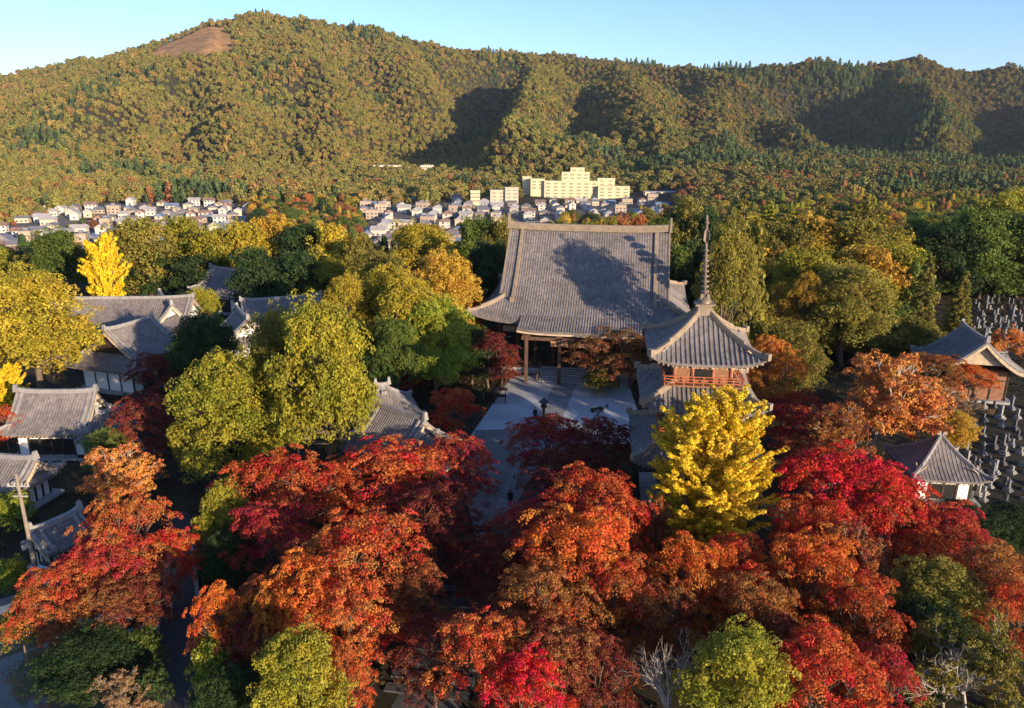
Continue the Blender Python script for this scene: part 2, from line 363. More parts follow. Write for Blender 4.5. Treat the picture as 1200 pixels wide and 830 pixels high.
PROTO = {}
def broad(kind, seed, H, R, nl, spread, flat, nclump, cr, cflat, nleaf, lsize, bark=None, low=.32, zmin=-.15, sub=6, drop=0, tilt=.5, jit=.9, down=.35, lobr=(.42, .62), trunk=.022, shell=.25, big=None):
    """a lobed crown: nl lobes round the axis, every lobe carrying clumps of leaves on its outside"""
    rng = np.random.RandomState(seed); C = []; Bs = []; tops = []; subs = []
    Cz = H * (1 + low) / 2; hz = H * (1 - low) / 2
    LD = sphere_dirs(nl, rng, -.55 if low < .2 else -.1); rng.shuffle(LD)
    for i in range(nl):
        lr = R * rng.uniform(*lobr); d0 = LD[i]
        a = math.atan2(d0[1], d0[0]); rr = math.hypot(d0[0], d0[1]) * (R * spread - lr * .8) * rng.uniform(.85, 1.12)
        top = H - lr * flat * .9; bot = H * low + lr * flat * .6
        cz = (top + bot) / 2 + (top - bot) / 2 * np.clip(d0[2] * 1.15 + rng.uniform(-.2, .15), -1, 1)
        if i == 0: rr *= .2; cz = top
        c = np.array([rr * math.cos(a), rr * math.sin(a), cz]); tops.append(tuple(c))
        d = sphere_dirs(int(nclump * (lr / R / .5) ** 2), rng, zmin); keep = rng.rand(len(d)) > drop; d = d[keep]
        rad = lr * (1 + .22 * rng.normal(size=len(d)).clip(-1.5, 1.3))[:, None] * rng.choice([1, 1, .72], size=len(d))[:, None]
        p = c + d * rad * np.array([1, 1, flat])
        inside = np.zeros(len(p), bool)
        C.append(p); sb = []
        for q, dd in zip(p, d):
            s_ = cr * rng.uniform(.7, 1.35)
            # clump tilts with the outside of the lobe
            nrm = unit(np.array([dd[0] * tilt, dd[1] * tilt, 1.0])); u = unit(np.cross(nrm, [0.3, 1, 0.1])); v = np.cross(nrm, u)
            Bs.append(np.stack([u * s_ * rng.uniform(.8, 1.3), v * s_ * rng.uniform(.8, 1.2), nrm * s_ * cflat], 1))
        for q in rng.choice(len(p), min(sub, len(p)), False): sb.append(tuple(p[q]))
        subs.append(sb)
    C = np.concatenate(C); Bs = np.array(Bs)
    V, c, l = leaves(rng, C, Bs, nleaf, lsize, jit, down, shell=shell)
    if big:                                  # inner foliage so the middle of the crown is not hollow
        k = len(tops); Cb = np.array(tops); Bb = np.array([diag(R * .36, R * .36, R * .3 * flat)] * k)
        V2, c2, l2 = leaves(rng, Cb, Bb, big, lsize * 1.5, 1.2); V = np.concatenate([V, V2]); c = np.concatenate([c, c2]); l = np.concatenate([l, l2 * .5])
    cm = quads_mesh(kind + '_crown', V, c, l, LEAF)
    tm = limb_mesh(kind + '_trunk', H, H * trunk, tops, subs, bark or M_BARK, (rng.uniform(-.5, .5), rng.uniform(-.5, .5)), seed=seed)
    PROTO.setdefault(kind, []).append((cm, tm, H, R))

def conifer(kind, seed, H, R, nlev, nleaf, lsize, power=.8, low=.12, cr=.8):
    rng = np.random.RandomState(seed); C = []; Bs = []; tops = []
    for i in range(nlev):
        f = i / (nlev - 1); z = H * (low + (1 - low) * f * .985); r = R * ((1 - f) ** power) * rng.uniform(.8, 1.12) + .12
        k = max(3, int(3 + 9 * (1 - f) * R / 3))
        for j in range(k):
            a = j * 2 * math.pi / k + i * 1.3 + rng.rand() * .6; rad = r * rng.uniform(.62, 1.05)
            o = np.array([math.cos(a), math.sin(a), 0]); p = o * rad * .8 + [0, 0, z - .18 * rad + rng.normal() * .15]
            out = unit(o + [0, 0, rng.uniform(-.35, .1)]); sd_ = np.cross(out, [0, 0, 1]); up = np.cross(sd_, out)
            s_ = cr * (.45 + .7 * (1 - f)) * rng.uniform(.8, 1.25)
            C.append(p); Bs.append(np.stack([out * s_ * 1.25, sd_ * s_ * .75, up * s_ * .5], 1))
            if rng.rand() < .25: tops.append(tuple(p * [.8, .8, 1]))
    V, c, l = leaves(rng, np.array(C), np.array(Bs), nleaf, lsize, .9, .4, .2)
    cm = quads_mesh(kind + '_crown', V, c, l, LEAF)
    m = MB(); rt = H * .018; m.tube([(0, 0, -.3), (0, 0, H * .3), (0, .0, H * .7), (0, 0, H * .98)], [rt * 1.3, rt, rt * .5, rt * .08], 8)
    for t in tops: m.tube([(0, 0, t[2] + .1), t], [rt * .16, rt * .07], 4, False)
    me = bpy.data.meshes.new(kind + '_trunk'); me.from_pydata(m.v, [], m.f); me.materials.append(M_BARK); me.update()
    PROTO.setdefault(kind, []).append((cm, me, H, R))

def ginkgo(kind, seed, H, R, nb, nleaf, lsize, cr=.5):
    rng = np.random.RandomState(seed); C = []; Bs = []; m = MB(); rt = H * .02
    leaders = [((0, 0), .96), ((R * .30, -.2), 1.0), ((-R * .42, .3), .93), ((R * .1, R * .35), .86), ((-.1 * R, -.40 * R), .84)]
    for (lx, ly), hh in leaders:
        m.tube([(0, 0, -.3), (lx * .25, ly * .25, H * .15), (lx * .9, ly * .9, H * .5), (lx, ly, H * hh * .95)], [rt * (1.2 if not lx else .5), rt * .8, rt * .5, rt * .05], 7)
        for i in range(nb):
            f = (i + rng.rand()) / nb; z = H * (.10 + .84 * f) * hh; a = rng.rand() * 6.28
            prof = math.sin(math.pi * min(1, (f * .84 + .13))) ** .7
            Lb = (R * .72 * prof + .4) * rng.uniform(.65, 1.2); q = rng.uniform(.45, 1.0) + .5 * f
            d = unit(np.array([math.cos(a), math.sin(a), q])); k = f * .95
            o = np.array([lx * k, ly * k, z - Lb * .25]); n = max(3, int(Lb / .42)); u = unit(np.cross(d, [0, 0, 1])); v = np.cross(u, d)
            m.tube([o, o + d * Lb * .9], [.05, .012], 4, False)
            for j in range(n):
                t = (j + .8) / n; s_ = cr * (1.15 - .6 * t) * rng.uniform(.75, 1.2)
                C.append(o + d * Lb * t + rng.normal(size=3) * .07); Bs.append(np.stack([d * s_ * 1.05, u * s_ * .62, v * s_ * .62], 1))
    V, c, l = leaves(rng, np.array(C), np.array(Bs), nleaf, lsize, .9, .5, .15)
    cm = quads_mesh(kind + '_crown', V, c, l, LEAF)
    me = bpy.data.meshes.new(kind + '_trunk'); me.from_pydata(m.v, [], m.f); me.materials.append(M_BARK); me.update()
    PROTO.setdefault(kind, []).append((cm, me, H, R))

def twiggy(kind, seed, H, R, depth, nleaf, lsize, bark, lean=0, fan=3):
    """open tree: real forking branches down to twigs, leaves (if any) scattered at the twig ends"""
    rng = np.random.RandomState(seed); m = MB(); b = MB(); ends = []
    def grow(p, d, L, r, k):
        q = p + d * L * .5 + rng.normal(size=3) * L * .06; e = q + unit(d + rng.normal(size=3) * .16) * L * .5
        (m if k < 2 else b).tube([p, q, e], [r, r * .8, r * .62], 6 if k < 3 else 3, False)
        if k >= depth: ends.append(e); return
        for j in range(fan if k else fan + 2):
            nd = unit(d + rng.normal(size=3) * (.55 if k else .62) + np.array([0, 0, .12])); nd[2] = max(nd[2], -.12)
            if k >= depth - 2 : ends.append(p + (e - p) * rng.rand())
            grow(e if (j or k == 0) else q, nd, L * rng.uniform(.62, .82), max(r * .6, .011), k + 1)
    grow(np.array([0, 0, -.2]), unit(np.array([lean, 0, 1.0])), H * .26, H * .018, 0)
    vs = np.array(b.v); ext = max(np.percentile(np.hypot(vs[:, 0], vs[:, 1]), 97), .1); zt = vs[:, 2].max()
    s = np.array([R / ext, R / ext, H / zt])
    for mm in (m, b): mm.v = [tuple(np.array(v) * s) for v in mm.v]
    E = np.array(ends) * s
    tm = bpy.data.meshes.new(kind + '_trunk'); tm.from_pydata(m.v, [], m.f); tm.materials.append(bark); tm.update()
    bm_ = bpy.data.meshes.new(kind + '_branches'); bm_.from_pydata(b.v, [], b.f); bm_.materials.append(bark); bm_.update()
    lm = None
    if nleaf:
        V, c, l = leaves(rng, E, np.array([diag(.42, .42, .26)] * len(E)), nleaf, lsize, 1.2, .5, .2, shell=.9); lm = quads_mesh(kind + '_crown', V, c, l, LEAF)
    PROTO.setdefault(kind, []).append((lm, tm, H, R, bm_))

#       kind              seed H  R  lobes spread flat clumps cr cflat leaves size
for s in range(4): broad('maple', 10 + s, 10, 5, 13, 1.08, .62, 36, .60, .34, 92, .15, zmin=-.1, sub=8, drop=.12, tilt=.75, down=.5, low=.16, lobr=(.34, .5), shell=.5, trunk=.018)
for s in range(3): broad('evergreen', 30 + s, 13, 5, 20, .98, .95, 44, .50, .85, 60, .17, low=.03, zmin=-.35, sub=3, lobr=(.3, .46), big=700, down=.6)
for s in range(3): broad('far_tree', 50 + s, 13, 5, 15, 1.0, .95, 24, .78, .85, 46, .32, low=.03, zmin=-.35, sub=1, lobr=(.32, .5), big=260, down=.6)
for s in range(2): conifer('cedar', 60 + s, 16, 3.4, 26, 75, .30)
for s in range(2): conifer('far_cedar', 64 + s, 16, 3.4, 17, 46, .42)
ginkgo('ginkgo', 70, 15, 5.5, 96, 62, .14, .43)
ginkgo('far_ginkgo', 71, 13, 5, 46, 34, .32, .66)
for s in range(2): twiggy('bare_tree', 80 + s, 9, 5, 5, 0, 0, M_PALEBARK)
for s in range(2): twiggy('cherry', 84 + s, 9, 5.5, 4, 40, .17, M_PALEBARK, fan=4)
broad('shrub', 90, 2, 1.4, 5, .6, .7, 14, .32, .8, 46, .13, low=0, zmin=-.2, sub=1, trunk=.02)

COLS = {  # two leaf colours that mingle in a crown
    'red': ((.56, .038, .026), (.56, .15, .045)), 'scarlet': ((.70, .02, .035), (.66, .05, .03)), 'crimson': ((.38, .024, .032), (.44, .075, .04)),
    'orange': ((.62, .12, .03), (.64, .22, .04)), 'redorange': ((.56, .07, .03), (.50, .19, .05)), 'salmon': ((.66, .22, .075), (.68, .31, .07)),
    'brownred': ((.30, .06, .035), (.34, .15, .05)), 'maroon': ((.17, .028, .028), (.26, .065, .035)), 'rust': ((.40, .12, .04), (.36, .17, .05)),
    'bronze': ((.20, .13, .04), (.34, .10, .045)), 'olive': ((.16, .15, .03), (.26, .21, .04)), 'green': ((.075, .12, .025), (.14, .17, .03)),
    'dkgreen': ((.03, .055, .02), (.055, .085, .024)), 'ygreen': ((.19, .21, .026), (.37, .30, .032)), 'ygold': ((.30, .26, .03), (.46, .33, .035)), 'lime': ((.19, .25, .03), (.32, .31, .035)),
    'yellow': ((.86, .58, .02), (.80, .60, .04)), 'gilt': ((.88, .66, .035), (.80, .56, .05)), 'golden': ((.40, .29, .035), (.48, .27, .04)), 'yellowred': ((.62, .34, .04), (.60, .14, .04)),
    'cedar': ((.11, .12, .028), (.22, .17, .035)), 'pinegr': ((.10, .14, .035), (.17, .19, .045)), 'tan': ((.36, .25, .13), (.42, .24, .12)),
}
TRNG = random.Random(4)
KN = {'maple': 'maple_tree', 'evergreen': 'broadleaf_tree', 'far_tree': 'broadleaf_tree', 'cedar': 'cedar_tree', 'far_cedar': 'cedar_tree', 'ginkgo': 'ginkgo_tree', 'far_ginkgo': 'ginkgo_tree', 'bare_tree': 'bare_tree', 'cherry': 'cherry_tree', 'shrub': 'shrub'}
def place_tree(kind, x, y, z, h, r, col, label, group=None, var=None):
    L = PROTO[kind]; pr = L[TRNG.randrange(len(L)) if var is None else var % len(L)]
    t = empty(KN[kind], (x, y, z), TRNG.uniform(0, 6.28) if kind != 'ginkgo' else .6, label=label, cat='shrub' if kind == 'shrub' else 'tree', group=group)
    t.scale = (r / pr[3], r / pr[3], h / pr[2])
    tr = bpy.data.objects.new('trunk', pr[1]); COL.objects.link(tr); tr.parent = t
    if len(pr) > 4: b = bpy.data.objects.new('branch', pr[4]); COL.objects.link(b); b.parent = t
    if pr[0]:
        c = bpy.data.objects.new('crown', pr[0]); COL.objects.link(c); c.parent = t
        a, b2 = COLS[col]; k = TRNG.uniform(.85, 1.12) * (1.18 if kind in ('evergreen', 'far_tree', 'far_cedar', 'cedar') else 1); c.color = (a[0] * k, a[1] * k, a[2] * k, 1); c['tint2'] = [b2[0] * k, b2[1] * k, b2[2] * k]
    return t

def tree_at(kind, px, py, wpx, D, col, label, group=None, var=None):
    """a tree at distance D whose top reaches the photo height py"""
    p = aty(px, py, D); z0 = gz(p.x, D); h = (p.z - z0) / .97
    depth = D * math.cos(PITCH) + (CAMZ - z0 - h * .6) * math.sin(PITCH)
    return place_tree(kind, p.x, D, z0, max(h, 4), wpx / FPX * depth / 2, col, label, group, var)
def tree(kind, px, py, wpx, h, col, label, group=None, var=None):
    """px,py: top of the crown in the photograph, wpx: its width; h: height in metres"""
    z0 = 0.0
    for _ in range(12):
        p = atz(px, py, z0 + h * .97); z0 = .5 * z0 + .5 * gz(p.x, p.y)
    p = atz(px, py, z0 + h * .97)
    depth = p.y * math.cos(PITCH) + (CAMZ - z0 - h * .6) * math.sin(PITCH)
    r = wpx / FPX * depth / 2 * (1.07 if kind == 'maple' else .98)
    return place_tree(kind, p.x, p.y, gz(p.x, p.y), h, r, col, label, group, var)

# ------------------------------------------------------------------ Japanese roofs
class Roof:
    """curved tile roof, ridge along local X. tg: share of the slope (from the eave) that is hipped"""
    def __init__(s, L, W, ze, zr, tg, a=.55, up=.6, vo=0.0, ttop=1.0, thick=.28):
        s.L, s.W, s.ze, s.zr, s.tg, s.a, s.up, s.vo, s.ttop, s.thick = L, W, ze, zr, tg, a, up, vo, ttop, thick
    def half(s, t): return s.L / 2 - min(t, s.tg) * s.W / 2 + (s.vo if t > s.tg + 1e-6 else 0)
    def z(s, t, q):
        l = s.up * abs(q) ** 4.5 * max(0, 1 - t / max(s.tg, .35)) ** 1.6
        return s.ze + (s.zr - s.ze) * (s.a * t + (1 - s.a) * t * t) + l
    def front(s, x, t, sg=-1): return Vector((x, sg * s.W / 2 * (1 - t), s.z(t, x / max(s.half(min(t, s.tg)), .01))))
    def side(s, y, t, sg=1): return Vector((sg * (s.L / 2 - s.W / 2 * t), y, s.z(t, y / max(s.W / 2 * (1 - t), .01))))
    def ts(s, a, b, n): return [a + (b - a) * i / n for i in range(n + 1)]
    def surface(s, mb, n=10, m=22):
        tl = min(s.tg, s.ttop)
        for sg in (-1, 1):
            if tl > 0:
                G = [[s.front(q * s.half(t), t, sg) for q in s.ts(-1, 1, m)] for t in s.ts(0, tl, n)]; mb.grid(G if sg < 0 else [r[::-1] for r in G], s.thick)
                G = [[s.side(q * s.W / 2 * (1 - t), t, sg) for q in s.ts(-1, 1, m)] for t in s.ts(0, tl, n)]; mb.grid(G if sg > 0 else [r[::-1] for r in G], s.thick)
            if s.ttop > s.tg:
                h = s.half(1)
                G = [[Vector((q * h, sg * s.W / 2 * (1 - t), s.z(t, q if s.tg == 0 else 0))) for q in s.ts(-1, 1, m)] for t in s.ts(s.tg, s.ttop, n)]
                mb.grid(G if sg < 0 else [r[::-1] for r in G], s.thick)
    def ribs(s, mb, sp, w, h, nt=9, sides=True):
        def strip(pts, ax):
            vs = []
            for p in pts:
                o = Vector((w / 2, 0, 0)) if ax == 0 else Vector((0, w / 2, 0))
                vs += [p - o + Vector((0, 0, .004)), p - o * .6 + Vector((0, 0, h)), p + o * .6 + Vector((0, 0, h)), p + o + Vector((0, 0, .004))]
            fs = [(4 * i + k, 4 * i + k + 1, 4 * i + 5 + k, 4 * i + 4 + k) for i in range(len(pts) - 1) for k in range(3)] + [(0, 1, 2, 3)]
            mb.add(vs, fs)
        hw = s.L / 2 if s.tg > 0 else s.half(1)
        n = int(hw / sp)
        for i in range(-n, n + 1):
            x = i * sp; T = s.ttop
            if abs(x) > s.half(1) - .05: T = min(T, (s.L / 2 - abs(x)) / (s.W / 2))
            if s.tg >= .999: T = min(T, (s.L / 2 - abs(x)) / (s.W / 2))
            if T < .03: continue
            for sg in (-1, 1): strip([s.front(x, t, sg) if t <= s.tg or s.tg == 0 else Vector((x, sg * s.W / 2 * (1 - t), s.z(t, 0))) for t in s.ts(0, T, nt)], 0)
        if sides and s.tg > 0:
            n = int(s.W / 2 / sp)
            for i in range(-n, n + 1):
                y = i * sp; T = min(s.tg, s.ttop, 1 - abs(y) / (s.W / 2))
                if T < .03: continue
                for sg in (-1, 1): strip([s.side(y, t, sg) for t in s.ts(0, T, nt)], 1)
    def hips(s, nb, w, h):
        tl = min(s.tg, s.ttop)
        for sx in (-1, 1):
            for sy in (-1, 1):
                mb = nb()
                pts = [Vector((sx * (s.L / 2 - s.W / 2 * t), sy * s.W / 2 * (1 - t), s.z(t, 1) - .05)) for t in s.ts(0, tl, 12)]
                mb.sweep(pts, w, h)
                p = pts[0]; mb.box(p.x - w * .6, p.x + w * .6, p.y - w * .6, p.y + w * .6, p.z - .02, p.z + h * 1.5, math.pi / 4)
                if tl > .2:        # second, shorter step of the hip ridge
                    mb.sweep([q + Vector((0, 0, h * .9)) for q in pts[4:]], w * .7, h * .5)
    def ridge(s, mb, w, h, curve=.35, orn=1.6):
        hl = s.half(1) if s.tg < .999 else max(s.L / 2 - s.W / 2, .3)
        pts = [Vector((x, 0, s.zr - .08 + curve * (x / hl) ** 4)) for x in s.ts(-hl, hl, 16)]
        mb.sweep(pts, w, h)
        for sx in (-1, 1):
            mb.box(sx * hl - .22, sx * hl + .22, -w * .75, w * .75, s.zr - .2 + curve, s.zr + h * orn + curve, taper=.6)
    def descend(s, nb, w, h, inset=.8, t0=None):
        x = s.half(1) - inset
        for sx in (-1, 1):
            for sy in (-1, 1):
                mb = nb()
                a = t0 if t0 is not None else s.tg * .85
                pts = [Vector((sx * x, sy * s.W / 2 * (1 - t), s.z(t, 0) - .03)) for t in s.ts(a, .985, 12)]
                mb.sweep(pts, w, h, (1, 0, 0)); p = pts[0]; mb.box(p.x - w * .6, p.x + w * .6, p.y - .2, p.y + .2, p.z, p.z + h * 1.6)
    def verge(s, nb, w, h, t0=None):
        x = s.half(1) - w / 2
        for sx in (-1, 1):
            for sy in (-1, 1):
                mb = nb()
                pts = [Vector((sx * x, sy * s.W / 2 * (1 - t), s.z(t, 1 if s.tg == 0 else 0) - .02)) for t in s.ts(max(s.tg, 0), 1, 12)]
                mb.sweep(pts, w, h, (1, 0, 0))
    def barge(s, nb, d=.5, w=.14):
        x = s.half(1)
        for sx in (-1, 1):
            for sy in (-1, 1):
                mb = nb()
                pts = [Vector((sx * (x - w * .4), sy * s.W / 2 * (1 - t), s.z(t, 1 if s.tg == 0 else 0) - s.thick - d + .03)) for t in s.ts(max(s.tg, 0), 1, 12)]
                mb.sweep(pts, w, d, (1, 0, 0))
    def gable(s, nb, inset=1.2, t0=None):
        x = s.half(1) - inset; a = s.tg if t0 is None else t0
        for sx in (-1, 1):
            mb = nb()
            L = [Vector((sx * x, -s.W / 2 * (1 - t), s.z(t, 0) - s.thick)) for t in s.ts(a, 1, 10)]
            Rr = [Vector((v.x, -v.y, v.z)) for v in L]
            G = [[l.lerp(r, k / 6) for k in range(7)] for l, r in zip(L, Rr)]; G[-1] = [L[-1]] * 7
            mb.grid(G if sx < 0 else [g[::-1] for g in G], 0)
    def eave(s, mb, h=.3, inset=.25):       # rafters' edge board round the eaves
        a = inset / (s.W / 2)
        m = 24
        for sg in (-1, 1):
            hw = s.half(a)
            mb.sweep([s.front(q * hw, a, sg) - Vector((0, 0, s.thick + h - .02)) for q in s.ts(-1, 1, m)], .22, h, (0, 1, 0))
            if s.tg > 0:
                mb.sweep([s.side(q * (s.W / 2 - inset), a, sg) - Vector((0, 0, s.thick + h - .02)) for q in s.ts(-.985, .985, m)], .22, h, (1, 0, 0))
    def rafters(s, mb, sp=.45, ln=1.6, sz=.13):
        n = int((s.L / 2 - .5) / sp)
        for i in range(-n, n + 1):
            for sg in (-1, 1):
                p = s.front(i * sp, .02, sg); t2 = ln / (s.W / 2); q = s.front(i * sp * .97, t2, sg)
                o = Vector((0, 0, s.thick + .12)); mb.sweep([p - o - Vector((0, 0, sz)), q - o - Vector((0, 0, sz + .05))], sz, sz)
        if s.tg > 0:
            n = int((s.W / 2 - .5) / sp)
            for i in range(-n, n + 1):
                for sg in (-1, 1):
                    p = s.side(i * sp, .02, sg); q = s.side(i * sp * .97, ln / (s.W / 2), sg); o = Vector((0, 0, s.thick + .12))
                    mb.sweep([p - o - Vector((0, 0, sz)), q - o - Vector((0, 0, sz + .05))], sz, sz)

def many(name, fn, material, parent):
    L = []
    def nb(): L.append(MB()); return L[-1]
    fn(nb)
    return [m.build(name, material, parent) for m in L]
class Each:
    """every box becomes a part of its own"""
    def __init__(s, name, material, parent): s.a = (name, material, parent)
    def box(s, *k, **q): MB().box(*k, **q).build(*s.a)
    def tube(s, *k, **q): MB().tube(*k, **q).build(*s.a)
    def build(s, *k): pass

def roof_parts(root, r, rib=.36, rw=.17, rh=.085, tile=None, ridge_m=None, rdg=(.55, .6), hip=(.45, .38), rafters=True, gable_m=None, desc=True, gin=1.2, orn=1.6):
    tile = tile or M_TILE; ridge_m = ridge_m or M_RIDGE
    b = MB(); r.surface(b); rf = b.build('roof', tile, root, False)
    b = MB(); r.ribs(b, rib, rw, rh); b.build('roof_ribs', M_RIB, rf)
    b = MB(); r.ridge(b, *rdg, orn=orn)
    if r.ttop >= 1: b.build('ridge', ridge_m, rf)
    if r.tg > 0: many('hip_ridge', lambda nb: r.hips(nb, *hip), ridge_m, rf)
    if r.tg < .999 and r.ttop >= 1:
        if desc: many('descending_ridge', lambda nb: r.descend(nb, hip[0], hip[1] * 1.2, inset=gin * .9, t0=r.tg * .8 if r.tg else .12), ridge_m, rf)
        many('verge', lambda nb: r.verge(nb, .28, .2), ridge_m, rf)
        many('bargeboard', lambda nb: r.barge(nb), M_PALEWOOD, rf)
        many('gable', lambda nb: r.gable(nb, gin, t0=r.tg if r.tg else .45), gable_m or M_DARKWOOD, root)
    b = MB(); r.eave(b, .18)
    if rafters: r.rafters(b)
    b.build('eaves', M_PALEWOOD if rafters else M_WOOD, rf)
    return rf

def wall_frame(root, x0, x1, y0, y1, z0, z1, nx, ny, plaster=M_PLASTER, wood=M_DARKWOOD, open_front=None, band=None, post=.2):
    """timber framed walls: plaster panels between posts and rails"""
    b = MB(); b.box(x0, x1, y0, y1, z0, z1); b.build('wall', plaster, root)
    f = MB()
    for i in range(nx + 1):
        x = x0 + (x1 - x0) * i / nx
        for y in (y0, y1): f.box(x - post / 2, x + post / 2, y - post * .45, y + post * .45, z0, z1 + .01)
    for j in range(ny + 1):
        y = y0 + (y1 - y0) * j / ny
        for x in (x0, x1): f.box(x - post * .46, x + post * .46, y - post / 2 + .003, y + post / 2 - .003, z0, z1 + .012)
    for z in (z0 + .12, z0 + (z1 - z0) * .68, z1 - .12):
        for y in (y0, y1): f.box(x0, x1, y - post * .38, y + post * .38, z - .09, z + .09)
        for x in (x0, x1): f.box(x - post * .38, x + post * .38, y0, y1, z - .088, z + .088)
    f.build('timber_frame', wood, root)

M_SHADEWOOD = mat('shaded_wood', (.11, .06, .04), .8, .3, 3)  # brown wood with the shade under porch and eaves put into its colour
AX = -R_(9)     # the precinct's axis is turned this much from the camera's
def hall():
    c = atz(690, 266, 22.9); c = Vector((c.x, c.y, 0))
    root = empty('temple_hall', (c.x, c.y, 0), AX, label='huge grey tiled temple hall at the head of the courtyard, tallest roof in view', cat='temple hall')
    r = Roof(35.8, 30.4, 9.3, 22.2, .33, a=.60, up=1.5, vo=.9, thick=.45)
    roof_parts(root, r, rib=.42, rw=.18, rh=.07, rdg=(.9, 1.15), hip=(.6, .45), gin=2.6, orn=1.9)
    # body
    b = MB(); b.box(-13.6, 13.6, -10.6, 10.6, 1.5, 9.6); b.build('wall', M_DARKWOOD, root)
    b = Each('lattice_door', M_BLACK, root)
    for i in range(9):
        if i == 4: continue
        x = -12 + i * 3; b.box(x - 1.15, x + 1.15, -10.68, -10.5, 1.9, 6.3)
    for s in (-1, 1):
        for i in range(6): y = -8.5 + i * 3.4; b.box(s * 13.59 - .08, s * 13.59 + .08, y - 1.3, y + 1.3, 1.9, 6.3)
    b = MB(); b.box(-13, 13, -10.72, -10.6, 6.6, 7.6)
    b.build('transom', M_PALEWOOD, root)
    b = MB(); b.box(-16, 16, -12.6, 12.6, -.3, 1.0); b.build('stone_base', M_STONE, root)
    b = MB(); b.box(-15.4, 15.4, -12.2, 12.2, 1.2, 1.45)
    for i in range(25):
        x = -15.2 + i * 30.4 / 24; b.box(x - .12, x + .12, -12.1, -11.86, 1.0, 1.2)
    b.build('veranda', M_SHADEWOOD, root)
    for i in range(10):
        x = -13.5 + i * 3
        b = MB(); b.tube([(x, -11.3, 1.4), (x, -11.3, 9.0)], [.26, .25], 10); b.box(x - .5, x + .5, -11.8, -10.8, 8.5, 9.1); b.build('column', M_SHADEWOOD, root)
    # porch carried forward of the main eave
    pr = MB(); G = []
    for i in range(9):
        t = i / 8; y = -18.0 + t * 4.2; z = 8.75 + t * (r.z((15.2 - 13.8) / 15.2, 0) + .12 - 8.75) - .1 * math.sin(math.pi * t)
        G.append([Vector((-9.6 + 19.2 * k / 20, y, z + .35 * abs(k / 10 - 1) ** 5 * (1 - t))) for k in range(21)])
    pr.grid(G, .4); pf = pr.build('porch_roof', M_TILE, root)
    b = MB(); b.sweep([p - Vector((0, 0, .62)) for p in G[0]], .3, .25, (0, 1, 0)); b.build('porch_eaves', M_PALEWOOD, pf)
    b = MB()
    for k in range(45):
        x = -9.4 + k * .427; pts = [Vector((x, g[0].y, np.interp(x, [q.x for q in g], [q.z for q in g]))) for g in G]
        vs = []
        for p in pts: vs += [p + Vector((-.09, 0, .004)), p + Vector((-.05, 0, .08)), p + Vector((.05, 0, .08)), p + Vector((.09, 0, .004))]
        b.add(vs, [(4 * i + q, 4 * i + q + 1, 4 * i + q + 5, 4 * i + q + 4) for i in range(8) for q in range(3)])
    b.build('roof_ribs', M_RIB, pf)
    for s in (-1, -.36, .36, 1):
        x = s * 8.2; b = MB(); b.box(x - .24, x + .24, -17.2, -16.7, .1, 7.6); b.box(x - .6, x + .6, -17.3, -16.6, 7.6, 7.9); b.build('porch_post', M_SHADEWOOD, root)
    b = MB(); b.box(-9, 9, -17.1, -16.75, 7.0, 7.55); b.build('porch_beam', M_SHADEWOOD, root)
    b = MB()
    for i in range(7): b.box(-6.2, 6.2, -16.4 + i * .62, -11.9, .004 + i * .2, .004 + (i + 1) * .2 - .003 * i)
    b.build('stairs', M_STONE, root)
    for s in (-1, 1): b = MB(); b.sweep([(s * 6.45, -16.6, .9), (s * 6.45, -12.2, 2.4)], .14, .14); b.box(s * 6.45 - .12, s * 6.45 + .12, -16.7, -16.46, 0, 1.25); b.build('stair_rail', M_SHADEWOOD, root)
    for x0, x1 in ((-15.2, -6.5), (6.5, 15.2)):
        b = MB()
        for z in (1.75, 2.1, 2.4): b.box(x0, x1, -12.12, -12.02, z - .05, z + .05)
        for i in range(6): x = x0 + (x1 - x0) * i / 5; b.box(x - .07, x + .07, -12.13, -12.01, 1.45, 2.5)
        b.build('railing', M_SHADEWOOD, root)
    b = MB(); b.box(-1.6, 1.6, -10.9, -10.7, 6.3, 7.5); b.build('name_board', M_PALEWOOD, root)
    bt = Each('banner', mat('banner_cloth', (.42, .20, .10), .9, .3, 1), root)                      # offering banner hung across the entrance
    for i in range(3): bt.box(-4.4 + i * 3, -1.6 + i * 3, -16.95, -16.9, 6.1, 6.95)
hall()

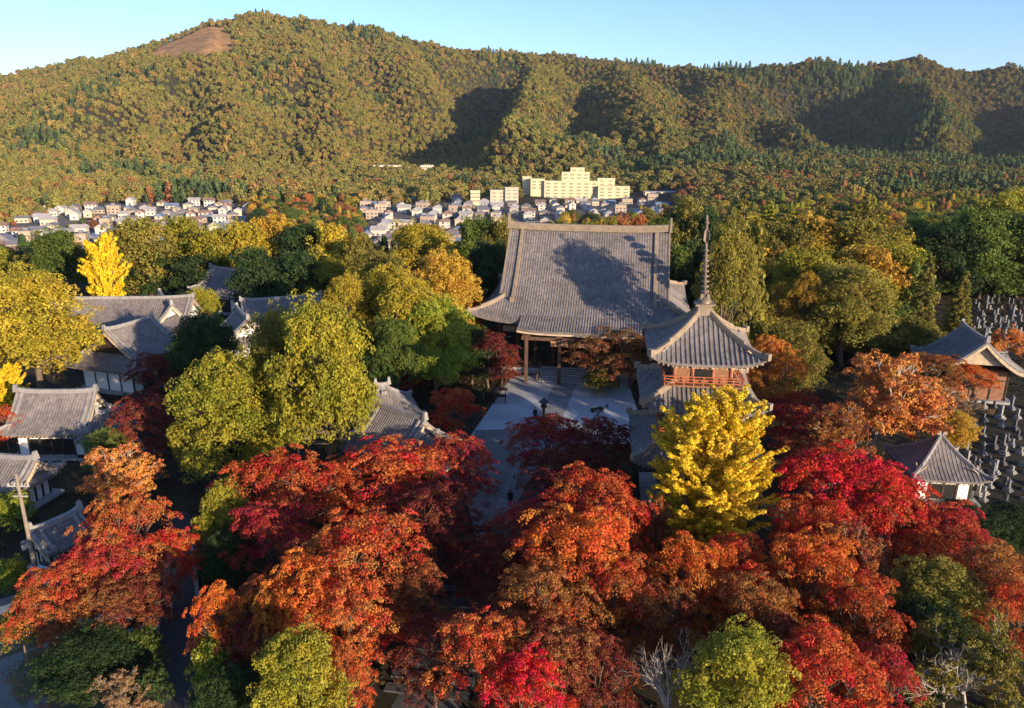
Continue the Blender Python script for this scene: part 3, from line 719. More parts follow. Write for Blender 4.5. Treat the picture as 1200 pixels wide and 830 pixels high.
def pagoda():
    c = atz(825, 362, 21.2); root = empty('pagoda', (c.x, c.y, 0), AX * .75, label='three storied wooden pagoda with tall ringed finial behind the yellow ginkgo', cat='pagoda')
    lev = [(6.7, 12.8, 3.0, 9.3, .66), (12.3, 11.6, 2.8, 14.7, .68), (17.0, 10.6, 2.7, 21.4, 1.0)]
    zb = 0.9
    b = MB(); b.box(-5, 5, -5, 5, -.3, .9); b.build('stone_base', M_STONE, root)
    for i, (ze, L, bw, zt, tt) in enumerate(lev):
        if tt == 1: r = Roof(L, L, ze, zt, 1.0, a=.52, up=.75, thick=.22)
        else: r = Roof(L, L, ze, ze + (zt - ze) / (.55 * tt + .45 * tt * tt), 1.0, a=.55, up=.8, ttop=tt, thick=.22)
        roof_parts(root, r, rib=.46, rw=.2, rh=.13, hip=(.42, .42), tile=M_TILE, rafters=True)
        z1 = ze + .3
        b = MB(); b.box(-bw, bw, -bw, bw, zb, z1); b.build('wall', M_WOOD, root)
        f = Each('column', mat('vermilion_wood', (.34, .13, .07), .7, .25, 2), root)
        for x in (-bw, -bw * .36, bw * .36, bw):
            for s in (-1, 1):
                f.tube([(x, s * bw, zb), (x, s * bw, z1)], [.17, .16], 8); f.tube([(s * bw, x, zb), (s * bw, x, z1)], [.165, .155], 8)
        # bracket tiers under the eaves
        k = MB()
        for j in range(3):
            e = bw + .35 + j * .5; zz = z1 - 1.15 + j * .36
            for s in (-1, 1):
                k.box(-e, e, s * e - .1, s * e + .1, zz, zz + .15); k.box(s * e - .098, s * e + .098, -e, e, zz + .003, zz + .148)
                for x in np.linspace(-bw, bw, 4):
                    k.box(x - .14, x + .14, min(s * bw, s * e), max(s * bw, s * e), zz - .2, zz - .02); k.box(min(s * bw, s * e), max(s * bw, s * e), x - .138, x + .138, zz - .205, zz - .022)
        k.build('brackets', M_PALEWOOD, root)
        d = Each('door', M_BLACK, root)
        for s in (-1, 1):
            d.box(-bw * .32, bw * .32, s * bw - .06, s * bw + .06, zb + .3, z1 - 1.5); d.box(s * bw - .055, s * bw + .055, -bw * .32, bw * .32, zb + .3, z1 - 1.5)
        if i:
            e = bw + 1.0; q = MB(); q.box(-e, e, -e, e, zb - .12, zb + .02); q.build('balcony', M_WOOD, root)
            q = MB()
            for s in (-1, 1):
                for zz in (.35, .65, .92):
                    q.box(-e - .2, e + .2, s * e - .05, s * e + .05, zb + zz - .04, zb + zz + .04); q.box(s * e - .045, s * e + .045, -e - .2, e + .2, zb + zz - .035, zb + zz + .045)
                for x in np.linspace(-e, e, 9):
                    q.box(x - .05, x + .05, s * e - .04, s * e + .04, zb, zb + .9); q.box(s * e - .04, s * e + .04, x - .048, x + .048, zb, zb + .9)
            q.build('balustrade', mat('vermilion_rail', (.42, .13, .06), .7, .25, 2), root)
        zb = zt - .35 if i < 2 else zb
    f = empty('finial', (1.15, 0, 0)); f.parent = root; f.rotation_euler = (0, -R_(3), 0)
    b = MB(); b.box(-.75, .75, -.75, .75, 20.7, 21.7, taper=.9); b.box(-.95, .95, -.95, .95, 21.7, 21.85); b.build('dew_basin', M_RIDGE, f)
    b = MB(); b.lathe([(.7, 21.85), (.62, 22.15), (.35, 22.4), (.14, 22.5), (.11, 30.2), (.02, 30.4)], 12)
    b.build('mast', M_COPPER, f, True)
    b = MB()
    for i in range(9):
        z = 22.9 + i * .5; rr = .4 - i * .02; b.lathe([(.1, z), (rr, z - .02), (rr + .03, z + .08), (rr, z + .18), (.1, z + .12)], 14)
    b.build('rings', M_COPPER, f, True)
    b = MB(); b.lathe([(.02, 29.35), (.2, 29.55), (.22, 29.7), (.05, 29.95), (.14, 30.1), (.02, 30.45)], 10)
    for a in range(4):
        ca, sa = math.cos(a * math.pi / 2 + .6), math.sin(a * math.pi / 2 + .6)
        b.add([(ca * .1, sa * .1, 27.7), (ca * .42, sa * .42, 28.0), (ca * .3, sa * .3, 28.8), (ca * .08, sa * .08, 29.2), (ca * .1 + .03, sa * .1 - .03, 27.7), (ca * .42 + .03, sa * .42 - .03, 28.0), (ca * .3 + .03, sa * .3 - .03, 28.8), (ca * .08 + .03, sa * .08 - .03, 29.2)], [(0, 1, 2, 3), (7, 6, 5, 4), (0, 4, 5, 1), (1, 5, 6, 2), (2, 6, 7, 3)])
    b.build('jewel', M_COPPER, f)
pagoda()

def house(name, px, py, z, rz, L, W, ze, zr, tg, label, cat='temple building', up=.4, vo=.5, base=0, body=(.72, .62), wall=None, nx=6, ny=4, tile=None, ridge_m=None, gable_m=None, a=.6, rib=.34, **kw):
    """px,py,z: photo spot of the ridge middle and its height"""
    c = atz(px, py, z); g = gz(c.x, c.y)
    root = empty(name, (c.x, c.y, g), rz, label=label, cat=cat); z -= 0
    dz = zr - z if False else 0
    r = Roof(L, W, ze - g, zr - g, tg, a=a, up=up, vo=vo if tg else 0, thick=.22)
    roof_parts(root, r, rib=rib, rw=.15, rh=.07, rdg=(.42, .5), hip=(.3, .26), tile=tile, ridge_m=ridge_m or M_RIDGE2, gable_m=gable_m or M_PLASTER, gin=.8, orn=1.4, **kw)
    bx, by = L / 2 * body[0], W / 2 * body[1]
    wall_frame(root, -bx, bx, -by, by, base, ze - g + .35, nx, ny, plaster=wall or M_PLASTER)
    b = MB(); b.box(-bx - .9, bx + .9, -by - .9, by + .9, -.4, .35); b.build('base', M_STONE, root)
    d = Each('sliding_door', M_BLACK, root)
    for i in range(1, nx - 1):
        x0 = -bx + 2 * bx * i / nx + .12; x1 = -bx + 2 * bx * (i + 1) / nx - .12
        d.box(x0, x1, -by - .05, -by + .05, .4, (ze - g + .35) * .62); 
    return root
M_RIDGE2 = mat('ridge_tile_grey', (.27, .25, .24), .65, .2, 1.5)
# buildings of the precinct, left to right: ridge middle in the photo and its height
house('temple_building', 138, 350, 9.5, R_(4), 30, 15, 4.8, 9.5, .3, 'long low grey roofed hall at the left with the yellow ginkgo behind it', vo=.4)
house('temple_building', 194, 351, 9.0, R_(124), 12, 9.5, 4.4, 9.0, 0, 'white gabled wing catching the sun at the right end of the long left hall', up=.2, gable_m=M_PLASTER)
house('temple_building', 152, 380, 9.3, R_(72), 15, 15.5, 4.2, 9.3, .40, 'shaded hall with large front gable over dark doors, left of the dark round tree', vo=.4, gable_m=M_DARKWOOD)
house('temple_building', 66, 460, 7.4, R_(2), 11, 8.4, 3.6, 7.4, .3, 'small sunlit grey roofed hall with white walls at the left edge')
house('temple_building', 122, 484, 4.9, R_(40), 7.5, 6, 2.9, 4.9, 1.0, 'low shaded annex roof joined to the right of the small sunlit hall', up=.1)
house('temple_building', 2, 536, 5.0, R_(-10), 9, 6, 2.9, 5.0, .3, 'low grey roof at the left edge above the utility pole')
house('gatehouse', 66, 612, 4.3, R_(62), 4.4, 4.0, 2.6, 4.3, 0, 'little tiled gatehouse beside the utility pole', cat='gatehouse', up=.15)
house('temple_building', 268, 316, 9.2, R_(-28), 14, 11, 5, 9.2, .3, 'bluish grey roof of the back hall, topmost of the shaded roofs at left')
house('temple_building', 330, 350, 8.6, R_(24), 17, 12, 4.4, 8.6, .3, 'shaded grey roof running behind the round yellow green tree, right end of the left complex')
house('temple_building', 284, 368, 8.0, R_(-60), 12, 10, 4.2, 8.0, .3, 'shaded grey roof with dark patches in the middle of the left complex')
house('temple_building', 448, 452, 8.0, R_(20), 8.5, 8, 5, 8.0, .98, 'shaded pyramid roof peeping out right of the yellow green evergreen', up=.25)
house('temple_building', 468, 484, 8.0, R_(-38), 13, 10, 4.2, 8.0, .6, 'shaded grey roof with a sunlit hip rising above the red maples', up=.25)
house('temple_building', 1142, 391, 9.4, R_(76), 11, 14, 4.6, 9.4, 0, 'open hall with blue grey roof and curved front gable at the right edge', up=.9, a=.4, gable_m=M_PALEWOOD, wall=M_WOOD, body=(.7, .6))
house('temple_building', 1102, 512, 6.6, R_(-6), 7.8, 7.8, 3.2, 6.8, 1.0, 'small pyramid roofed hall with white panelled walls by the graves', up=.4, nx=4, rib=.4, a=.5)

# ------------------------------------------------------------------ courtyard, paths, road, pond
def sheet(name, pts, z, m, kind='structure', thick=0):
    vs = [(x, y, z) for x, y in pts]; b = MB(); b.add(vs, [tuple(range(len(vs)))]); return tag(b.build(name, m), kind=kind)
def px_poly(L, z=0): return [(atz(x, y, z).x, atz(x, y, z).y) for x, y in L]
M_GRAVEL = mat('courtyard_gravel', (.40, .41, .42), .95, .18, .25, .1, .2, detail=8)
M_PAVE = mat('path_paving', (.30, .30, .30), .9, .25, .5, .2)
def joints(m, scale):
    n = m.node_tree.nodes; l = m.node_tree.links; b = n['Principled BSDF']; tc = n.new('ShaderNodeTexCoord'); br = n.new('ShaderNodeTexBrick'); br.inputs['Scale'].default_value = scale
    br.inputs['Color1'].default_value = (1, 1, 1, 1); br.inputs['Color2'].default_value = (.72, .72, .74, 1); br.inputs['Mortar'].default_value = (.3, .3, .3, 1); br.inputs['Mortar Size'].default_value = .03
    mx = n.new('ShaderNodeMix'); mx.data_type = 'RGBA'; mx.blend_type = 'MULTIPLY'; mx.inputs[0].default_value = .8
    cr = [x for x in n if x.type == 'VALTORGB'][0]; l.new(tc.outputs['Object'], br.inputs['Vector']); l.new(cr.outputs[0], mx.inputs[6]); l.new(br.outputs['Color'], mx.inputs[7]); l.new(mx.outputs[2], b.inputs['Base Color'])
joints(M_PAVE, .9)
M_PATH = mat('earth_path', (.20, .19, .175), .95, .2, .2)
ca_, sa_ = math.cos(AX), math.sin(AX)
sheet('courtyard', px_poly([(545, 520), (600, 441), (668, 438), (735, 445), (760, 520)]), .004, M_GRAVEL)
sheet('courtyard_paving', px_poly([(540, 560), (557, 504), (606, 503), (700, 500), (640, 560), (620, 640), (560, 640)]), .008, M_PATH)
sheet('stone_path', px_poly([(655, 442), (679, 442), (655, 500), (600, 600), (578, 600), (622, 500)]), .012, M_PAVE)
sheet('approach_path', px_poly([(420, 900), (560, 640), (612, 560), (640, 560), (612, 640), (560, 760), (520, 900)]), .010, mat('dark_path', (.085, .085, .078), .95, .3, .3))  # approach in a darker grey tone than the other paths
b = MB()                                       # flight of broad stone steps climbing to the courtyard
for i in range(11):
    p = atz(500 - i * -7.5, 812 - i * 17, 0); p2 = (p.x, p.y)
    b.box(p.x - 3.0, p.x + 3.0, p.y - .4, p.y + .4, .012, .13 + .01 * i, AX)
tag(b.build('stone_steps', mat('step_stone', (.07, .07, .072), .9, .4, 1)), 'broad shallow stone steps up the dark approach between the maples', 'steps')
sheet('road', px_poly([(160, 900), (196, 600), (222, 600), (236, 700), (262, 900)]), .006, mat('asphalt', (.055, .055, .06), .85, .2, .6))
for s in (0, 1):
    b = MB(); A = px_poly([(162 if s == 0 else 259, 900), (199 if s == 0 else 224, 640)]); b.sweep([(A[0][0], A[0][1], 0), (A[1][0], A[1][1], 0)], .3, .14); tag(b.build('kerb', M_STONE), kind='structure')
wm = mat('pond_water', (.02, .035, .04), .06, .2, .3, .05, .5)
b = MB(); b.box(-62, -14, 22, 56, -1.4, -.5); tag(b.build('pond', wm), kind='structure')
b = MB()
A = px_poly([(553, 506), (601, 440)])
n = 16
for i in range(n + 1):
    x = A[0][0] + (A[1][0] - A[0][0]) * i / n; y = A[0][1] + (A[1][1] - A[0][1]) * i / n; b.box(x - .07, x + .07, y - .07, y + .07, 0, .75)
b.sweep([(*A[0], .62), (*A[1], .62)], .09, .09); b.sweep([(*A[0], .3), (*A[1], .3)], .07, .07)
tag(b.build('fence', M_DARKWOOD), 'low dark rail fence along the left edge of the courtyard', 'fence')
b = MB(); A = px_poly([(690, 500), (712, 478)]); b.sweep([(*A[0], .5), (*A[1], .5)], .12, .12)
for i in range(5): x = A[0][0] + (A[1][0] - A[0][0]) * i / 4; y = A[0][1] + (A[1][1] - A[0][1]) * i / 4; b.box(x - .07, x + .07, y - .07, y + .07, 0, .62)
tag(b.build('fence', M_DARKWOOD), 'short dark fence at the right edge of the courtyard', 'fence')

def lantern(px, py, s, label, m=M_BRONZE):
    p = atz(px, py, 0); root = empty('lantern', (p.x, p.y, .004), .3, label=label, cat='lantern')
    def sc(L): return [(r * s, z * s) for r, z in L]
    b = MB(); b.lathe(sc([(.0, 0), (.85, 0), (.85, .25), (.6, .3), (.6, .55), (.45, .6), (.22, .75), (.17, 1.3), (.25, 1.4), (.17, 1.5), (.2, 1.95), (.5, 2.15), (.5, 2.25), (0, 2.25)]), 8); b.build('pedestal', m, root)
    b = MB(); b.lathe(sc([(.0, 2.251), (.34, 2.251), (.38, 2.3), (.38, 2.75), (.3, 2.8), (0, 2.8)]), 6); b.build('fire_box', m, root)
    b = MB(); b.lathe(sc([(0, 2.802), (.72, 2.8), (.78, 2.9), (.5, 3.0), (.25, 3.2), (.1, 3.35), (.14, 3.45), (.02, 3.65)]), 6); b.build('lantern_roof', m, root)
    return root
lantern(637, 494, 1.0, 'tall dark bronze lantern standing in the middle of the courtyard')
def rack(px, py, label):
    p = atz(px, py, 0); b = MB()
    b.box(-.9, .9, -.5, .5, 1.0, 1.1); b.box(-1.1, 1.1, -.7, .7, 2.1, 2.2, taper=.7)
    for x in (-.8, .8):
        for y in (-.4, .4): b.box(x - .06, x + .06, y - .06, y + .06, 0, 2.1)
    o = b.build('notice_stand', M_DARKWOOD); o.location = (p.x, p.y, .005); tag(o, label, 'stand')
rack(586, 472, 'spindly dark stand near the left edge of the courtyard')
b = MB(); b.box(-.9, .9, -.35, .35, .35, .45); b.box(-.8, -.68, -.3, .3, 0, .35); b.box(.68, .8, -.3, .3, 0, .35)
o = b.build('bench', M_DARKWOOD); p = atz(699, 482, 0); o.location = (p.x, p.y, .005); o.rotation_euler.z = .5; tag(o, 'low dark bench by the right side fence of the courtyard', 'bench')

def person(px, py, rz, coat, legs, label, stride=.16):
    p = atz(px, py, 0); root = empty('person', (p.x, p.y, .012), rz, label=label, cat='person')
    J = [((0, 0, .95), .15), ((0, 0, 1.2), .15), ((0, .01, 1.42), .16), ((0, 0, 1.52), .06), ((0, -.01, 1.60), .075), ((0, -.015, 1.70), .085),
         ((.1, 0, .88), .09), ((.11, -stride * .5, .5), .065), ((.11, stride * .2 - stride, .09), .045), ((.11, -stride - .1, .04), .04),
         ((-.1, 0, .88), .09), ((-.11, 0, .5), .065), ((-.11, stride, .09), .045), ((-.11, stride - .13, .04), .04),
         ((.19, 0, 1.4), .065), ((.25, .04, 1.12), .05), ((.25, -.08, .88), .035), ((.25, -.13, .8), .035),
         ((-.19, 0, 1.4), .065), ((-.25, .02, 1.12), .05), ((-.25, .08, .88), .035), ((-.25, .1, .8), .035)]
    E = [(0, 1), (1, 2), (2, 3), (3, 4), (4, 5), (0, 6), (6, 7), (7, 8), (8, 9), (0, 10), (10, 11), (11, 12), (12, 13), (2, 14), (14, 15), (15, 16), (16, 17), (2, 18), (18, 19), (19, 20), (20, 21)]
    me = bpy.data.meshes.new('body'); me.from_pydata([j[0] for j in J], E, []); sk = me.skin_vertices or None
    o = bpy.data.objects.new('body', me); COL.objects.link(o); o.parent = root
    md = o.modifiers.new('skin', 'SKIN'); sk = me.skin_vertices[0].data if len(me.skin_vertices) else None
    if sk:
        for i, j in enumerate(J): sk[i].radius = (j[1], j[1]); sk[i].use_root = (i == 0)
    o.modifiers.new('sub', 'SUBSURF').render_levels = 1
    me.materials.append(mat('trousers', (.02, .02, .03), .9, .2, 5)); 
    b = MB(); b.lathe([(.26, .62), (.24, .9), (.21, 1.15), (.235, 1.38), (.13, 1.47), (.07, 1.5)], 12); b.v = [(x, y * .72, z) for x, y, z in b.v]
    for s, dy in ((1, -.08), (-1, .08)): b.tube([(s * .2, 0, 1.41), (s * .27, .03, 1.12), (s * .265, dy, .87)], [.085, .07, .055], 8)
    b.build('coat', coat, root, True)
    b = MB(); b.lathe([(.03, 1.6), (.1, 1.64), (.115, 1.72), (.08, 1.8), (.0, 1.825)], 10); b.v = [(x, y + .02, z) for x, y, z in b.v]; b.build('hair', M_BLACK, root, True)
    b = MB(); b.lathe([(.0, 1.58), (.06, 1.59), (.085, 1.66), (.08, 1.74), (0, 1.77)], 10); b.v = [(x, y - .035, z) for x, y, z in b.v]; b.build('face', mat('skin', (.55, .36, .26), .7, .05, 3), root, True)
person(627, 492, .4, mat('dark_coat', (.02, .02, .025), .9, .2, 5), None, 'person in dark clothes standing beside the bronze lantern')
person(598, 592, 2.9, mat('black_coat', (.012, .012, .014), .9, .2, 5), None, 'person in black walking up the stone path below the courtyard')
person(566, 473, 1.2, mat('brown_coat', (.05, .035, .03), .9, .2, 5), None, 'person in dark clothes outside the rail fence left of the courtyard', .1)

def utility_pole():
    p = atz(46, 690, 0); q = atz(31, 572, 10.5); root = empty('utility_pole', (p.x, p.y, 0), 0, label='tall concrete utility pole by the gatehouse at the left', cat='utility pole')
    b = MB(); b.tube([(0, 0, -.3), (0, 0, 10.8)], [.19, .12], 12); b.build('pole', mat('pole_concrete', (.24, .19, .15), .9, .2, 2), root)
    b = MB(); b.box(-.9, .9, -.05, .05, 9.6, 9.7); b.box(-.6, .6, -.05, .05, 8.7, 8.8)
    for x in (-.8, -.3, .3, .8): b.lathe([(.05, 9.7), (.07, 9.78), (.04, 9.9), (0, 9.92)], 8, x)
    b.build('crossarm', M_STONE, root)
utility_pole()
p = atz(24, 695, 1.6); q = atz(90, 660, 0)
b = MB(); b.box(-5.5, 2.2, -.18, .18, 0, 1.75); w_ = b.build('wall', M_PLASTER); w_.location = (p.x + 1.5, p.y, 0); w_.rotation_euler.z = R_(38)
tag(w_, 'white plaster boundary wall with tiled coping below the gatehouse', 'wall')
b = MB(); b.add([(-5.6, -.5, 1.75), (2.3, -.5, 1.75), (2.3, .5, 1.75), (-5.6, .5, 1.75), (-5.6, 0, 2.1), (2.3, 0, 2.1)], [(0, 1, 5, 4), (2, 3, 4, 5), (0, 4, 3), (1, 2, 5), (0, 3, 2, 1)]); b.build('coping', M_TILE, w_)

def car(px, py, rz, col, label):
    p = atz(px, py, 0); root = empty('parked_car', (p.x, p.y, .01), rz, label=label, cat='car')
    prof = [(-2.1, .35), (-2.12, .75), (-1.95, .95), (-1.65, 1.0), (-1.25, 1.45), (-.9, 1.53), (.45, 1.53), (.8, 1.45), (1.25, 1.0), (1.9, .9), (2.1, .75), (2.12, .35)]
    b = MB(); n = len(prof); rows = []
    for y, k in ((-.82, .0), (-.78, .04), (.78, .04), (.82, 0)): rows.append([(x * (1 - (.02 if k == 0 else 0)), y * (1 if z < 1.0 else .86), z) for x, z in prof])
    for r_ in rows: b.v += r_
    b.f += [(i * n + j, i * n + j + 1, (i + 1) * n + j + 1, (i + 1) * n + j) for i in range(3) for j in range(n - 1)] + [tuple(range(n)), tuple(range(4 * n - 1, 3 * n - 1, -1)), (0, n, 2 * n, 3 * n, 4 * n - 1, 3 * n - 1, 2 * n - 1, n - 1)]
    b.m = [0] * len(b.f); b.build('body', mat(col[0], col[1], .3, .03, 2), root)
    g = MB()
    for s in (-1, 1):
        g.add([(-1.45, s * .80, 1.03), (-1.15, s * .72, 1.42), (.62, s * .72, 1.42), (.98, s * .80, 1.03)], [(0, 1, 2, 3)])
    g.add([(1.28, -.66, 1.01), (1.28, .66, 1.01), (.84, .62, 1.43), (.84, -.62, 1.43)], [(0, 1, 2, 3)]); g.add([(-1.68, -.66, 1.02), (-1.68, .66, 1.02), (-1.29, .62, 1.44), (-1.29, -.62, 1.44)], [(0, 3, 2, 1)])
    g.build('window', mat('car_glass', (.02, .025, .03), .1, .1, 2), root)
    for x in (-1.3, 1.3):
        for s in (-1, 1):
            t = MB(); t.tube([(x, s * .62, .32), (x, s * .84, .32)], [.32, .32], 14); t.build('wheel', M_BLACK, root)
car(76, 664, R_(70), ('car_paint_white', (.8, .8, .8)), 'white car half hidden under the red maple by the gatehouse')

# ------------------------------------------------------------------ graves
GR = random.Random(8)
gm = [mat('granite_grey', (.15, .15, .16), .7, .2, 3), mat('granite_pale', (.25, .24, .22), .7, .15, 3), mat('granite_dark', (.09, .09, .095), .6, .2, 3)]
gmesh = []
for k in range(9):
    b = MB(); h = GR.uniform(1.2, 1.9); b.box(-.55, .55, -.55, .55, 0, .28); b.box(-.4, .4, -.4, .4, .282, .55); b.box(-.2, .2, -.2, .2, .552, h)
    if k % 3 == 0: b.box(-.34, .34, -.34, .34, h + .002, h + .14, taper=.5); b.box(-.1, .1, -.1, .1, h + .142, h + .4)
    o = b.build('gravestone', gm[k % 3]); gmesh.append(o.data); bpy.data.objects.remove(o)
def graves(x0, x1, y0, y1, dx, dy, rz, label, group, p=.9):
    k = 0; y = y0
    while y > y1:
        x = x0
        while x < x1:
            if GR.random() < p:
                q = atz(x + GR.uniform(-1, 1), y, 0); z = gz(q.x, q.y); q = atz(x, y, z)
                o = bpy.data.objects.new('gravestone', gmesh[GR.randrange(9)]); COL.objects.link(o)
                o.location = (q.x + GR.uniform(-.7, .7), q.y + GR.uniform(-.9, .9), gz(q.x, q.y) - .05); o.rotation_euler.z = rz; s = GR.uniform(.65, 1.0); o.scale = (s, s, s * GR.uniform(.9, 1.2))
                tag(o, label, 'gravestone', group)
            x += dx
        y -= dy
graves(1128, 1215, 590, 478, 15, 11, .5, 'stone grave marker in the near graveyard by the pyramid roofed hall', 'gravestones near the pyramid roofed hall', .78)
graves(1146, 1215, 398, 344, 8.5, 7, .3, 'stone grave marker in the shaded far graveyard at the right edge', 'gravestones of the far graveyard', .85)

